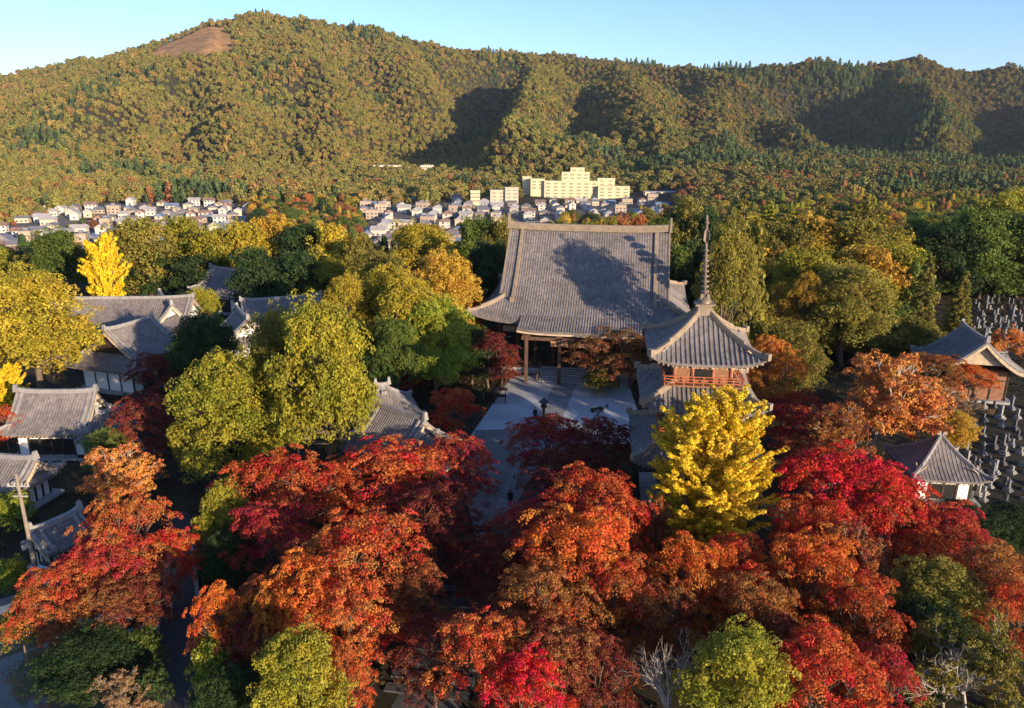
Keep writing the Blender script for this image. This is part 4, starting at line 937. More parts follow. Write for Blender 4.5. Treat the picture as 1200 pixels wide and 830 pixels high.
# ------------------------------------------------------------------ the trees one can tell apart
TREES = [
 # left edge and the left complex
 ('evergreen', 22, 326, 140, 19, 'ygold', 'big round yellow green tree cut by the left edge of the photo'),
 ('far_ginkgo', 4, 428, 55, 9, 'yellow', 'bright yellow tree at the left edge under the big yellow green one'),
 ('maple', 2, 480, 50, 6, 'red', 'small red maple at the left edge beside the small sunlit hall'),
 ('far_ginkgo', 117, 276, 66, 18, 'yellow', 'brilliant yellow ginkgo behind the long left hall'),
 ('maple', 208, 302, 34, 9, 'red', 'small bright red maple behind the long left hall'),
 ('cherry', 232, 306, 48, 9, 'brownred', 'brownish thin tree right of the small bright red maple'),
 ('maple', 97, 368, 34, 5, 'red', 'tiny red treetop between the big left tree and the long hall roof'),
 ('evergreen', 236, 340, 42, 10, 'ygreen', 'small sunlit yellow green tree right of the white gable'),
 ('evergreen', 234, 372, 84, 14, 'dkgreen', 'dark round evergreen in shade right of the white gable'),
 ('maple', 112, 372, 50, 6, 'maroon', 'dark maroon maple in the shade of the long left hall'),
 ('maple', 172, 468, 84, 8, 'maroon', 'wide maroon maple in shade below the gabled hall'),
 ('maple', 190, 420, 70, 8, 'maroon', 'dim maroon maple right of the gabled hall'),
 ('evergreen', 122, 506, 52, 6, 'pinegr', 'pale green pine between the small sunlit hall and the orange cherry'),
 ('cherry', 122, 528, 122, 8, 'salmon', 'leafy orange brown cherry with bare branches above the red maple at left'),
 ('shrub', 10, 585, 60, 3.5, 'lime', 'bright green garden shrub behind the utility pole'),
 ('shrub', 14, 660, 40, 3, 'lime', 'small green shrub below the plaster wall at the left edge'),
 ('shrub', 34, 690, 50, 3.5, 'lime', 'yellow green bush in front of the white plaster wall'),
 ('maple', 138, 592, 96, 10, 'redorange', 'flaming orange red maple right of the gatehouse'),
 ('maple', 118, 636, 100, 8, 'crimson', 'deep crimson maple in front of the orange red one by the gatehouse'),
 ('maple', 66, 668, 90, 7, 'redorange', 'orange maple overhanging the pond at the lower left'),
 ('maple', 118, 690, 110, 6, 'brownred', 'brown red maple in shade above the pond'),
 ('maple', 160, 676, 70, 6, 'maroon', 'dusky maroon maple between the pond and the road'),
 ('maple', 204, 628, 58, 6.5, 'red', 'small red maple at the upper end of the asphalt road'),
 ('bare_tree', 190, 650, 60, 6, 'tan', 'pale leafless tree standing at the edge of the asphalt road'),
 ('evergreen', 98, 750, 120, 5, 'dkgreen', 'broad dark green tree overhanging the pond under the orange maple'),
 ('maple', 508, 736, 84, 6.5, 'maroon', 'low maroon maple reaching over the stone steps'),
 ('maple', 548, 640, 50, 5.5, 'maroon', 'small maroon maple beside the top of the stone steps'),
 ('shrub', 172, 790, 60, 3, 'dkgreen', 'dark bush right of the pond'),
 ('shrub', 160, 748, 70, 3, 'green', 'green bush on the left verge of the asphalt road'),
 ('shrub', 20, 720, 60, 3, 'olive', 'olive bush on the far bank of the pond'),
 ('cherry', 140, 792, 80, 4, 'tan', 'pale dry thin tree at the lower edge beside the road'),
 # big evergreens centre left
 ('evergreen', 262, 424, 136, 15.5, 'ygreen', 'broad domed yellow green evergreen, nearer and lower of the two giants left of centre'),
 ('evergreen', 372, 366, 132, 21, 'ygreen', 'tallest yellow green evergreen left of centre with knobbly foliage'),
 ('evergreen', 318, 372, 84, 19, 'olive', 'olive evergreen between the two giant yellow green trees'),
 ('evergreen', 386, 306, 66, 13, 'ygreen', 'yellow green treetop above the tallest knobbly evergreen'),
 ('evergreen', 492, 268, 104, 20, 'ygold', 'towering golden green tree left of the great hall'),
 ('evergreen', 442, 300, 80, 17, 'olive', 'olive tree just left of the towering golden green one'),
 ('evergreen', 420, 350, 70, 13, 'dkgreen', 'dark green tree in the shade left of the two trunked tree'),
 ('evergreen', 536, 322, 62, 14, 'golden', 'golden treetop beside the left corner of the great hall'),
 ('maple', 546, 334, 58, 13, 'orange', 'orange maple touching the left corner of the great hall'),
 ('evergreen', 508, 356, 92, 15, 'lime', 'bright green tree with tall bare trunks beside the courtyard'),
 ('evergreen', 552, 384, 54, 10, 'dkgreen', 'dark tree under the left eaves of the great hall'),
 ('evergreen', 462, 380, 70, 13, 'green', 'mid green tree left of the bright green one with tall trunks'),
 ('maple', 572, 396, 70, 8.5, 'maroon', 'dim maroon maple by the left front corner of the great hall'),
 ('maple', 462, 424, 66, 6, 'crimson', 'dark crimson maple under the tall evergreens left of the courtyard'),
 ('maple', 532, 460, 58, 7.5, 'red', 'compact crimson maple at the lower left corner of the courtyard'),
 ('maple', 588, 420, 40, 5, 'maroon', 'little maroon maple beside the rail fence'),
 # maples of the left foreground
 ('maple', 338, 538, 132, 9.5, 'red', 'wide scarlet maple right below the two giant evergreens'),
 ('maple', 446, 532, 136, 8.5, 'red', 'broad red maple under the shaded roof with the sunlit hip'),
 ('cherry', 486, 528, 62, 8.5, 'salmon', 'pale salmon tree with bare twigs among the red maples left of the path'),
 ('maple', 536, 518, 88, 8.5, 'crimson', 'crimson maple leaning over the upper path from the left'),
 ('maple', 505, 580, 120, 8, 'maroon', 'shaded maroon maple left of the upper path'),
 ('maple', 318, 600, 110, 8.5, 'crimson', 'crimson maple in half shade right of the small yellow green tree'),
 ('evergreen', 258, 574, 62, 8.5, 'ygreen', 'small yellow green tree above the asphalt road'),
 ('evergreen', 262, 628, 64, 6, 'dkgreen', 'dark green tree at the foot of the small yellow green one'),
 ('maple', 415, 612, 150, 10, 'redorange', 'great orange red maple filling the left foreground'),
 ('maple', 362, 664, 110, 9, 'orange', 'rusty orange maple left of the great orange red one'),
 ('maple', 400, 690, 120, 8.5, 'redorange', 'vermilion maple over the lower part of the approach path'),
 ('maple', 482, 668, 96, 7.5, 'brownred', 'brown red maple in shade left of the stone steps'),
 ('maple', 252, 694, 66, 8, 'orange', 'vivid orange maple right of the asphalt road'),
 ('maple', 302, 690, 90, 7.5, 'bronze', 'dull bronze maple between the vivid orange and orange yellow ones'),
 ('maple', 322, 700, 56, 8, 'yellowred', 'orange yellow maple sprays right of the bronze maple'),
 ('maple', 300, 730, 90, 6.5, 'maroon', 'dark wine red maple above the round yellow green tree'),
 ('shrub', 250, 752, 70, 5, 'lime', 'green leafy bush at the right verge of the asphalt road'),
 ('evergreen', 262, 790, 80, 5, 'dkgreen', 'dark green tree left of the round yellow green tree'),
 ('evergreen', 346, 754, 112, 9, 'ygreen', 'neat round yellow green tree at the bottom edge'),
 ('maple', 398, 770, 70, 6.5, 'redorange', 'red maple right of the neat round yellow green tree'),
 # around the courtyard, right
 ('cherry', 680, 382, 70, 8, 'maroon', 'thin dusky tree in front of the great hall steps'),
 ('maple', 718, 388, 96, 9.5, 'bronze', 'bronze green maple left of the pagoda'),
 ('maple', 744, 396, 54, 8, 'rust', 'rusty treetop touching the left eaves of the pagoda'),
 ('shrub', 706, 434, 50, 4, 'olive', 'olive bush at the right edge of the courtyard'),
 ('maple', 640, 494, 90, 7, 'crimson', 'dark crimson maple reaching over the lower courtyard'),
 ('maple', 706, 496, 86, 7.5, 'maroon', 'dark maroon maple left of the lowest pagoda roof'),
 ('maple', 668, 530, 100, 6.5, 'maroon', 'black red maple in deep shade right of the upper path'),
 # right of centre foreground
 ('maple', 702, 560, 116, 10.5, 'red', 'blazing red maple crown right of the path, left of the yellow ginkgo'),
 ('maple', 626, 598, 110, 8.5, 'crimson', 'crimson maple leaning over the path from the right'),
 ('maple', 588, 640, 80, 6.5, 'maroon', 'maroon maple in shade beside the stone steps'),
 ('maple', 684, 610, 150, 10.5, 'orange', 'great orange maple at the centre of the foreground'),
 ('maple', 640, 668, 120, 9, 'rust', 'rust brown maple below the great orange one'),
 ('maple', 722, 662, 110, 9, 'redorange', 'orange red maple between the great orange one and the bare tree'),
 ('maple', 566, 738, 120, 8.5, 'redorange', 'red maple right of the lowest stone steps at the bottom edge'),
 ('maple', 640, 744, 110, 8, 'brownred', 'dark red maple at the bottom middle'),
 ('maple', 614, 780, 100, 8, 'scarlet', 'bright scarlet maple cut by the bottom edge'),
 ('maple', 700, 760, 100, 7, 'maroon', 'wine dark maple left of the bare tree at the bottom'),
 ('bare_tree', 786, 756, 130, 8.5, 'tan', 'pale leafless tree at the bottom edge between maples'),
 ('evergreen', 868, 752, 130, 9, 'ygreen', 'yellow green tree at the bottom right of the bare tree'),
 ('ginkgo', 840, 458, 214, 17.5, 'gilt', 'large golden yellow ginkgo in front of the pagoda'),
 ('cherry', 774, 586, 60, 8, 'rust', 'brown thin tree at the left foot of the golden ginkgo'),
 ('maple', 812, 640, 100, 9, 'orange', 'orange maple below the golden ginkgo'),
 ('maple', 864, 640, 90, 8.5, 'red', 'red maple right below the golden ginkgo'),
 ('maple', 776, 690, 90, 7.5, 'brownred', 'brown red maple above the bare tree'),
 ('maple', 888, 690, 110, 8, 'rust', 'rusty brown maple in the lower right foreground'),
 ('maple', 1000, 536, 150, 11, 'scarlet', 'brilliant scarlet maple, brightest of the right foreground'),
 ('maple', 962, 590, 100, 9.5, 'red', 'red maple between the golden ginkgo and the brilliant scarlet one'),
 ('maple', 1060, 580, 110, 9.5, 'red', 'red maple in front of the pyramid roofed hall'),
 ('maple', 1112, 604, 100, 8.5, 'crimson', 'dark crimson maple right of the scarlet ones'),
 ('cherry', 992, 616, 110, 9.5, 'brownred', 'reddish tree with bare grey twigs in the right foreground'),
 ('maple', 962, 642, 130, 9.5, 'orange', 'burnt orange maple at the middle of the right foreground'),
 ('maple', 1010, 684, 110, 8.5, 'redorange', 'orange red maple below the twiggy reddish tree'),
 ('maple', 918, 736, 110, 7, 'maroon', 'maroon maple above the red ones at the bottom edge'),
 ('maple', 968, 756, 130, 8.5, 'red', 'red maple at the bottom edge right of the yellow green tree'),
 ('maple', 1034, 770, 90, 7.5, 'crimson', 'crimson maple at the bottom edge left of the pale tree'),
 ('evergreen', 1102, 664, 110, 8, 'olive', 'olive green tree among the maples at the right'),
 ('maple', 1172, 648, 96, 8.5, 'rust', 'brownish orange maple at the right edge'),
 ('maple', 1190, 690, 80, 8, 'redorange', 'salmon red maple cut by the right edge'),
 ('evergreen', 1090, 712, 110, 6.5, 'dkgreen', 'dark green tree above the pale twiggy tree'),
 ('cherry', 1150, 738, 150, 8, 'olive', 'pale twiggy tree in the lower right corner'),
 ('bare_tree', 1120, 748, 120, 7.5, 'tan', 'leafless tree beside the twiggy tree in the lower right corner'),
 ('cherry', 1032, 418, 172, 14.5, 'salmon', 'large salmon orange tree with fine twigs left of the graves'),
 ('cherry', 980, 470, 90, 11, 'rust', 'rusty thin tree left of the large salmon orange one'),
 ('maple', 946, 468, 80, 8, 'crimson', 'dark crimson maple right of the golden ginkgo'),
 ('maple', 960, 516, 80, 7, 'maroon', 'maroon maple in shade above the brilliant scarlet one'),
 ('maple', 900, 400, 78, 13, 'yellowred', 'orange yellow maple right beside the pagoda'),
 ('maple', 866, 420, 34, 11, 'red', 'red maple tucked under the right eaves of the pagoda'),
 ('evergreen', 932, 382, 78, 13, 'olive', 'olive tree behind the orange yellow maple by the pagoda'),
 ('cherry', 1108, 462, 110, 6, 'tan', 'greyish bare crowned tree in front of the open hall at the right'),
 ('evergreen', 1122, 486, 50, 6, 'golden', 'small golden green tree left of the graves'),
 ('maple', 1096, 420, 64, 7, 'rust', 'rusty maple at the left corner of the open hall'),
 ('maple', 1140, 430, 50, 5.5, 'orange', 'small orange maple in front of the open hall'),
 ('cherry', 1186, 384, 40, 7, 'salmon', 'little pinkish tree behind the open hall'),
 ('evergreen', 1140, 600, 110, 4.5, 'dkgreen', 'dark green spreading tree below the graves'),
 ('evergreen', 1194, 598, 80, 4, 'dkgreen', 'small dark tree below the graves at the right edge'),
 ('cedar', 1090, 302, 46, 18, 'cedar', 'tall pointed cedar, left of two before the far graveyard'),
 ('cedar', 1132, 322, 44, 15, 'cedar', 'pointed olive cedar left of the far graveyard'),
]
for t in TREES: tree(*t)

TREES3 = [
 ('far_tree', 66, 274, 62, 172, 'green', 'green tree just left of the distant yellow ginkgo'),
 ('far_tree', 166, 262, 78, 168, 'olive', 'tall olive green tree just right of the distant yellow ginkgo'),
 ('far_tree', 216, 260, 62, 176, 'ygreen', 'yellow green tree above the small bright red maple'),
 ('evergreen', 858, 268, 72, 101, 'olive', 'tall olive gold tree right behind the pagoda finial, casting shade on the hall roof'),
 ('far_cedar', 890, 262, 56, 106, 'olive', 'tall olive conifer right of the tall olive gold tree by the finial'),
 ('evergreen', 455, 318, 84, 112, 'ygold', 'yellow green crown under the towering golden green tree, on its left'),
 ('evergreen', 520, 300, 84, 116, 'golden', 'golden green crown under the towering golden green tree, on its right'),
 ('evergreen', 478, 330, 90, 104, 'ygold', 'bright yellow green crown in the middle of the tall mass left of the great hall'),
 ('evergreen', 404, 330, 60, 106, 'ygold', 'yellow green crown between the tallest knobbly evergreen and the golden mass'),
 ('far_tree', 285, 262, 60, 170, 'ygold', 'sunlit tree in the row behind the left complex, first from the left complex gable'),
 ('far_tree', 318, 254, 58, 178, 'golden', 'golden sunlit tree, highest of the row behind the left complex'),
 ('far_tree', 352, 264, 62, 172, 'dkgreen', 'dark tree right of the golden one in the row behind the left complex'),
 ('far_tree', 388, 270, 60, 165, 'ygold', 'yellow green tree, fourth of the row behind the left complex'),
 ('far_tree', 250, 272, 60, 168, 'ygreen', 'yellow green tree above the brownish thin one at left'),
 ('far_tree', 420, 284, 56, 155, 'olive', 'olive tree at the right end of the row behind the left complex'),
 ('far_tree', 40, 296, 50, 180, 'olive', 'small olive tree left of the distant yellow ginkgo beside the town'),
 ('far_tree', 300, 296, 60, 150, 'dkgreen', 'shaded tree in front of the row behind the left complex'),
 ('far_tree', 345, 300, 66, 150, 'dkgreen', 'shaded bushy tree right above the shaded grey roofs'),
]
for k, px, py, w_, D, c, lab in TREES3: tree_at(k, px, py, w_, D, c, lab)
TREES2 = [
 ('evergreen', 1000, 318, 110, 17, 'olive', 'massive olive green tree in the middle of the right wood'),
 ('evergreen', 948, 300, 90, 18, 'ygreen', 'massive yellow green tree in the middle of the right wood'),
]
for t in TREES2: tree(*t)
# woods behind the temple: individual trees, look-alikes share a label by kind and place
WOODS = [
 # kind, x range, y range of tops, width, distance, colours, number, label, group
 ('far_tree', (262, 430), (272, 290), (50, 66), (185, 200), ('ygreen', 'olive', 'golden', 'green'), 6, 'rounded tree in the belt between the left complex and the town', 'trees behind the left complex'),
 ('far_tree', (140, 250), (290, 310), (44, 58), (160, 175), ('dkgreen', 'green'), 4, 'dark tree behind the yellow ginkgo and the long hall', 'dark trees behind the long hall'),
 ('far_tree', (545, 605), (254, 272), (44, 58), (165, 185), ('dkgreen', 'green', 'olive'), 5, 'green tree behind the left gable of the great hall', 'trees left behind the great hall'),
 ('far_tree', (556, 592), (286, 306), (44, 54), (148, 158), ('dkgreen', 'green'), 3, 'dark tree close to the left gable of the great hall', 'dark trees at the left gable'),
 ('far_tree', (640, 760), (256, 262), (26, 36), (200, 230), ('ygreen', 'olive', 'rust'), 6, 'treetop showing just above the ridge of the great hall', 'treetops above the ridge'),
 ('far_tree', (768, 836), (238, 262), (42, 56), (160, 185), ('golden', 'green', 'olive', 'dkgreen'), 6, 'tree between the great hall and the pagoda finial', 'trees behind the pagoda finial'),
 ('far_tree', (784, 830), (285, 310), (44, 56), (150, 158), ('green', 'dkgreen'), 3, 'dark green tree right behind the right gable of the great hall', 'trees behind the right gable'),
 ('far_cedar', (850, 1050), (232, 258), (52, 74), (185, 215), ('cedar', 'golden', 'ygreen', 'olive', 'cedar'), 14, 'tall conical conifer in the back row right of the pagoda', 'back row conifers right of the pagoda'),
 ('far_tree', (850, 1060), (250, 280), (60, 80), (165, 185), ('ygold', 'olive', 'golden', 'ygold', 'cedar'), 13, 'sunlit bushy tree high in the right wood', 'high trees of the right wood'),
 ('far_tree', (850, 1070), (292, 330), (62, 84), (140, 160), ('ygold', 'olive', 'golden', 'ygreen', 'cedar'), 13, 'sunlit bushy tree in the middle row right of the pagoda', 'middle row trees right of the pagoda'),
 ('far_tree', (850, 1090), (345, 385), (60, 80), (115, 135), ('ygreen', 'olive', 'green', 'golden', 'olive'), 13, 'bushy tree in the lower row behind the salmon orange tree', 'lower row trees right of the pagoda'),
 ('maple', (860, 1000), (325, 370), (36, 52), (118, 134), ('rust', 'golden', 'brownred'), 4, 'rust tinted tree among the green woods right of the pagoda', 'rust tinted trees in the right woods'),
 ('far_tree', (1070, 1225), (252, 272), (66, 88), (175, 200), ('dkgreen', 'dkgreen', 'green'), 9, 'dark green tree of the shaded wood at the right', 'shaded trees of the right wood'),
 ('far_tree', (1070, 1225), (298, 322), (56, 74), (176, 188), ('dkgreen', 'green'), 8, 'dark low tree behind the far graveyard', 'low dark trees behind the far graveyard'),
 ('far_tree', (1150, 1225), (224, 246), (56, 74), (205, 225), ('ygreen', 'lime', 'olive'), 5, 'sunlit green tree at the top of the right wood', 'sunlit trees of the right wood'),
]
WR = random.Random(21)
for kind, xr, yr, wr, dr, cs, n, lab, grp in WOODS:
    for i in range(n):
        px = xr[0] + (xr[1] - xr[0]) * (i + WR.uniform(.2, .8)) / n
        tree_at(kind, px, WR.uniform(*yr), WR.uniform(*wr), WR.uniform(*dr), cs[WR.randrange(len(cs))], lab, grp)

# undergrowth: nobody could count it
def undergrowth():
    rng = np.random.RandomState(5); n = 5200
    x = rng.uniform(-110, 130, n); y = rng.uniform(30, 185, n)
    ok = np.ones(n, bool)
    def clear(poly):
        P = np.array(poly); c = np.zeros(n, bool); j = len(P) - 1
        for i in range(len(P)):
            a = (P[i, 1] > y) != (P[j, 1] > y); xx = (P[j, 0] - P[i, 0]) * (y - P[i, 1]) / (P[j, 1] - P[i, 1] + 1e-9) + P[i, 0]; c ^= a & (x < xx); j = i
        return c
    for L in ([(530, 530), (598, 432), (740, 432), (770, 530), (650, 580), (560, 650)], [(410, 900), (548, 640), (600, 560), (645, 560), (618, 640), (570, 760), (525, 900)], [(150, 900), (190, 600), (228, 600), (245, 700), (270, 900)], [(1120, 600), (1120, 475), (1230, 475), (1230, 600)]):
        ok &= ~clear(px_poly(L))
    ok &= ((x + 36) / 18.5) ** 2 + ((y - 39) / 13) ** 2 > 1.0
    for o in COL.objects:
        if o.get('category') in ('temple building', 'temple hall', 'pagoda', 'gatehouse'):
            rr = 17 if o['category'] == 'temple hall' else 6.5; ok &= np.hypot(x - o.location.x, y - o.location.y) > rr
    x, y = x[ok], y[ok]; s = rng.uniform(.5, 1.3, len(x))
    C = np.stack([x, y, ground(x, y) + s * .2], 1); B = np.zeros((len(x), 3, 3)); B[:, 0, 0] = s; B[:, 1, 1] = s; B[:, 2, 2] = s * .75
    V, c, l = leaves(rng, C, B, 34, .3, .9, .8)
    me = quads_mesh('undergrowth', V, c, l, LEAF); o = bpy.data.objects.new('undergrowth', me); COL.objects.link(o)
    o.color = (.035, .05, .018, 1); o['tint2'] = [.10, .06, .025]; tag(o, 'dark leafy undergrowth and fallen leaves between the trees', 'undergrowth', kind='stuff')
undergrowth()

# ------------------------------------------------------------------ the far town
def town():
    rng = random.Random(12)
    roofs = [mat('roof_grey_far', (.20, .19, .20), .7, .15, .2), mat('roof_pale_far', (.42, .38, .36), .7, .1, .2), mat('roof_brown_far', (.26, .16, .12), .7, .2, .2), mat('roof_blue_far', (.16, .20, .28), .6, .2, .2)]
    walls = [mat('wall_cream_far', (.58, .47, .34), .9, .06, .2), mat('wall_white_far', (.62, .56, .48), .9, .05, .2), mat('wall_tan_far', (.40, .31, .23), .9, .1, .2)]
    glass = mat('window_far', (.05, .06, .08), .3, .2, 1)
    var = []
    for k in range(12):
        L, W, H = rng.uniform(8, 13), rng.uniform(6.5, 9), rng.choice([2.8, 3.4, 4.2, 5.2, 5.6]) if k != 11 else 8.0; rh = rng.uniform(1.8, 2.8)
        b = MB(); b.box(-L / 2, L / 2, -W / 2, W / 2, -3, H); b.cur = 1
        for fl in range(int(H // 2.8)):
            for i in range(3):
                x = -L / 2 + L * (i + .5) / 3; z = 1.0 + fl * 2.8
                for s in (-1, 1): b.box(x - .8, x + .8, s * W / 2 - .04, s * W / 2 + .04, z, z + 1.3)
            for s in (-1, 1): b.box(s * L / 2 - .04, s * L / 2 + .04, -.8, .8, 1.0 + fl * 2.8, 2.3 + fl * 2.8)
        wl_ = b.build('wall', [walls[k % 3], glass]).data
        b = MB(); e = .95
        if k == 11: b.box(-L / 2 - .1, L / 2 + .1, -W / 2 - .1, W / 2 + .1, H + .003, H + .5); b.box(-1.5, 1.5, -1.5, 1.5, H + .503, H + 2.2)
        else:
            hip = L / 2 + e - (W / 2 if k % 4 == 1 else 0)
            b.add([(-L / 2 - e, -W / 2 - e, H), (L / 2 + e, -W / 2 - e, H), (L / 2 + e, W / 2 + e, H), (-L / 2 - e, W / 2 + e, H), (-hip, 0, H + rh), (hip, 0, H + rh)], [(0, 1, 5, 4), (2, 3, 4, 5), (0, 4, 3), (1, 2, 5), (0, 3, 2, 1)])
        rf = b.build('roof', roofs[[0, 1, 0, 1, 2, 0, 3, 1, 0, 2, 1, 0][k]]).data
        var.append((wl_, rf))
    for o in list(COL.objects):
        if o.parent is None and o.name.split('.')[0] in ('wall', 'roof') and 'category' not in o: bpy.data.objects.remove(o)
    rn = ['grey roofed', 'pale roofed', 'grey roofed', 'pale roofed', 'brown roofed', 'grey roofed', 'blue roofed', 'pale roofed', 'grey roofed', 'brown roofed', 'pale roofed', 'flat topped']
    cells = []
    for (xr, yr, rot, sx, sy, place) in (((-460, -105), (400, 770), .25, 16.5, 20, 'in the town at the left'), ((-105, 45), (470, 830), -.12, 15, 19, 'in the town left of the pale school'), ((45, 165), (490, 830), .08, 15, 19, 'in the town below the pale school')):
        y = yr[0]
        while y < yr[1]:
            x = xr[0]
            while x < xr[1]:
                X, Y = x + rng.uniform(-2, 2), y + rng.uniform(-3, 3); ca, sa = math.cos(rot * .3), math.sin(rot * .3)
                cells.append((X, Y, rot, place)); x += sx
            y += sy
    def vis(X, Y):       # not behind the belt of temple trees nor outside the frame
        z = gz(X, Y) + 5; v = CM.transposed() @ Vector((X, Y, z - CAMZ)); px = 600 - v.x / v.z * FPX; py = 415 + v.y / v.z * FPX
        return px, py
    keep = []
    for X, Y, rot, pl in cells:
        px, py = vis(X, Y)
        lo = 316 if px < 60 else 300 if px < 140 else 280 if px < 430 else 292
        if -15 < px < 800 and 226 < py < lo and not (290 < px < 420) and not (px > 430 and py < 214 + abs(px - 560) * .05): keep.append((X, Y, rot, pl, px, py))
    rng.shuffle(keep); done = []
    for X, Y, rot, pl, px, py in keep:
        if any((X - a) ** 2 + (Y - b) ** 2 < 125 for a, b in done): continue
        if rng.random() < (.08 if px < 300 else .12): continue
        if len(done) >= 296: break
        done.append((X, Y)); k = rng.randrange(12)
        r = empty('house', (X, Y, gz(X, Y)), rot + rng.choice([0, math.pi / 2]) + rng.uniform(-.06, .06), label='small %s house %s' % (rn[k], pl), cat='house', group='%s houses %s' % (rn[k], pl))
        for nm, me in zip(('wall', 'roof'), var[k]):
            o = bpy.data.objects.new(nm, me); COL.objects.link(o); o.parent = r
    print('houses', len(done), 'of', len(keep)); return done
HOUSES = town()
for px, Y, lab in ((445, 1010, 'cream house on the foot of the left mountain, leftmost of three'), (462, 1015, 'cream house on the foot of the left mountain, between two others'), (500, 1020, 'white house on the foot of the left mountain, rightmost of three')):
    q = Vector(hit(px, 202)); z = q.z; r = empty('house', (q.x, q.y, z + 5), .3, label=lab, cat='house')
    b = MB(); b.box(-11, 11, -6, 6, -12, 6); b.build('wall', MATS['wall_cream_far'], r)
    b = MB(); b.box(-11.4, 11.4, -6.4, 6.4, 6.003, 6.5); b.build('roof', MATS['roof_pale_far'], r)
    b = MB()
    for i in range(6): b.box(-9.6 + i * 3.6, -7.6 + i * 3.6, -6.06, -5.9, 1.5, 3.5)
    b.build('windows', MATS['window_far'], r)

BLK = []
def blocks(name, px, py, Y, rz, L, label, cat, wall, roofm=None):
    """L: list of blocks x0,x1,y0,y1,top and storeys"""
    q = aty(px, py, Y); BLK.append((q.x, Y)); root = empty(name, (q.x, Y, q.z), rz, label=label, cat=cat)
    b = MB(); w_ = Each('window', mat('window_school', (.30, .27, .2), .4, .2, 1), root); t = MB()
    for x0, x1, y0, y1, h, st in L:
        b.box(x0, x1, y0, y1, -30, h); t.box(x0 - .4, x1 + .4, y0 - .4, y1 + .4, h + .003, h + .8)
        for k in range(st):
            z = h - 3.2 - k * 3.7; n = max(2, int((x1 - x0) / 8))
            for i in range(n):
                x = x0 + (x1 - x0) * (i + .5) / n; w_.box(x - 2.4, x + 2.4, y0 - .05, y0 + .05, z, z + 1.7)
    b.build('wall', wall, root); t.build('parapet', roofm or wall, root); return root
M_CREAM = mat('school_cream', (.66, .56, .34), .9, .06, .1)
blocks('school_building', 684, 234, 860, R_(-3), [(-62, -46, 4, 16, 22, 3), (-46, 16, 0, 14, 20, 5), (-26, 6, 3, 16, 30, 4), (-16, 0, 5, 15, 35, 1), (16, 36, 10, 22, 23, 2), (16, 52, -6, 6, 15, 4), (-72, -62, 14, 24, 24, 1)], 'large cream school of stepped blocks at the foot of the mountain', 'school', M_CREAM)
blocks('apartment_block', 782, 235, 850, R_(2), [(-26, 26, 0, 12, 9, 2)], 'long low cream building right of the stepped school', 'building', M_CREAM, mat('roof_pale_far', (.6, .6, .6)))
blocks('apartment_block', 592, 236, 800, R_(4), [(-16, 0, 0, 10, 11, 3), (0, 14, -3, 9, 14, 4)], 'cream and white block left of the stepped school', 'building', MATS['wall_cream_far'])
blocks('apartment_block', 557, 238, 780, R_(4), [(-5, 5, 0, 9, 12, 3)], 'narrow yellowish block further left of the stepped school', 'building', M_CREAM)
blocks('apartment_block', 14, 322, 330, R_(10), [(-12, 8, 0, 10, 5, 2), (-20, -12, 2, 12, 8, 2)], 'shaded bluish white block at the left edge of the town', 'building', mat('wall_white_shade', (.22, .27, .34), .8))  # white walls, their bluish shade put into the colour

# foothill and town trees one can tell apart
FR = random.Random(31); FT = 0
def ftree(X, Y, cs, lab, grp, h=None, kind=None):
    h = h or FR.uniform(9, 13); kind = kind or FR.choice(['far_tree'] * 5 + ['far_cedar'])
    place_tree(kind, X, Y, gz(X, Y), h, h * FR.uniform(.38, .5) if kind == 'far_tree' else h * .24, FR.choice(cs), lab, grp)
for i in range(22):
    for _ in range(30):
        X = FR.uniform(-400, 170); Y = FR.uniform(380, 760)
        if abs(X / Y) < .72 and all((X - a) ** 2 + (Y - b) ** 2 > 90 for a, b in HOUSES): break
    ftree(X, Y, ['olive', 'green', 'rust', 'golden', 'bronze', 'dkgreen', 'ygreen'], 'garden tree standing among the far houses', 'trees among the far houses', FR.uniform(7, 11))
for i in range(12):
    Y = FR.uniform(430, 700); X = Y * FR.uniform(-.35, -.21); ftree(X, Y, ['olive', 'green', 'bronze', 'dkgreen', 'rust'], 'tree of the wooded knoll between the two parts of the town', 'trees of the knoll in the town', FR.uniform(12, 17))
for i in range(24):
    X = FR.uniform(100, 420); Y = FR.uniform(340, 640); ftree(X, Y, ['olive', 'dkgreen', 'green', 'ygreen', 'bronze'], 'tree of the wood at the foot of the right mountain', 'trees below the right mountain', FR.uniform(12, 17))

WOODFILL = [((40, 380), (175, 640), ['olive', 'green', 'dkgreen', 'ygreen', 'golden', 'cedar', 'bronze'], (11, 16), 1500),
            ((75, 190), (95, 175), ['olive', 'green', 'dkgreen'], (9, 13), 130),
            ((-330, -20), (200, 350), ['green', 'dkgreen', 'olive', 'ygreen', 'dkgreen', 'golden'], (7, 10), 800),
            ((-20, 60), (165, 440), ['green', 'dkgreen', 'olive', 'golden', 'rust'], (9, 13), 220),
            ((-280, -80), (400, 780), ['green', 'dkgreen', 'olive', 'golden', 'rust', 'bronze'], (8, 13), 330),
            ((-560, 180), (400, 860), ['green', 'dkgreen', 'olive', 'golden', 'rust'], (3.5, 5.5), 220)]
def clear_of(X, Y, pts, d): return all((X - a) ** 2 + (Y - b) ** 2 > d * d for a, b in pts)
BIG = [(o.location.x, o.location.y) for o in COL.objects if o.get('category') in ('temple building', 'temple hall', 'tree')]
GRV = [(o.location.x, o.location.y) for o in COL.objects if o.get('category') == 'gravestone']
WPTS = []; occ = {}
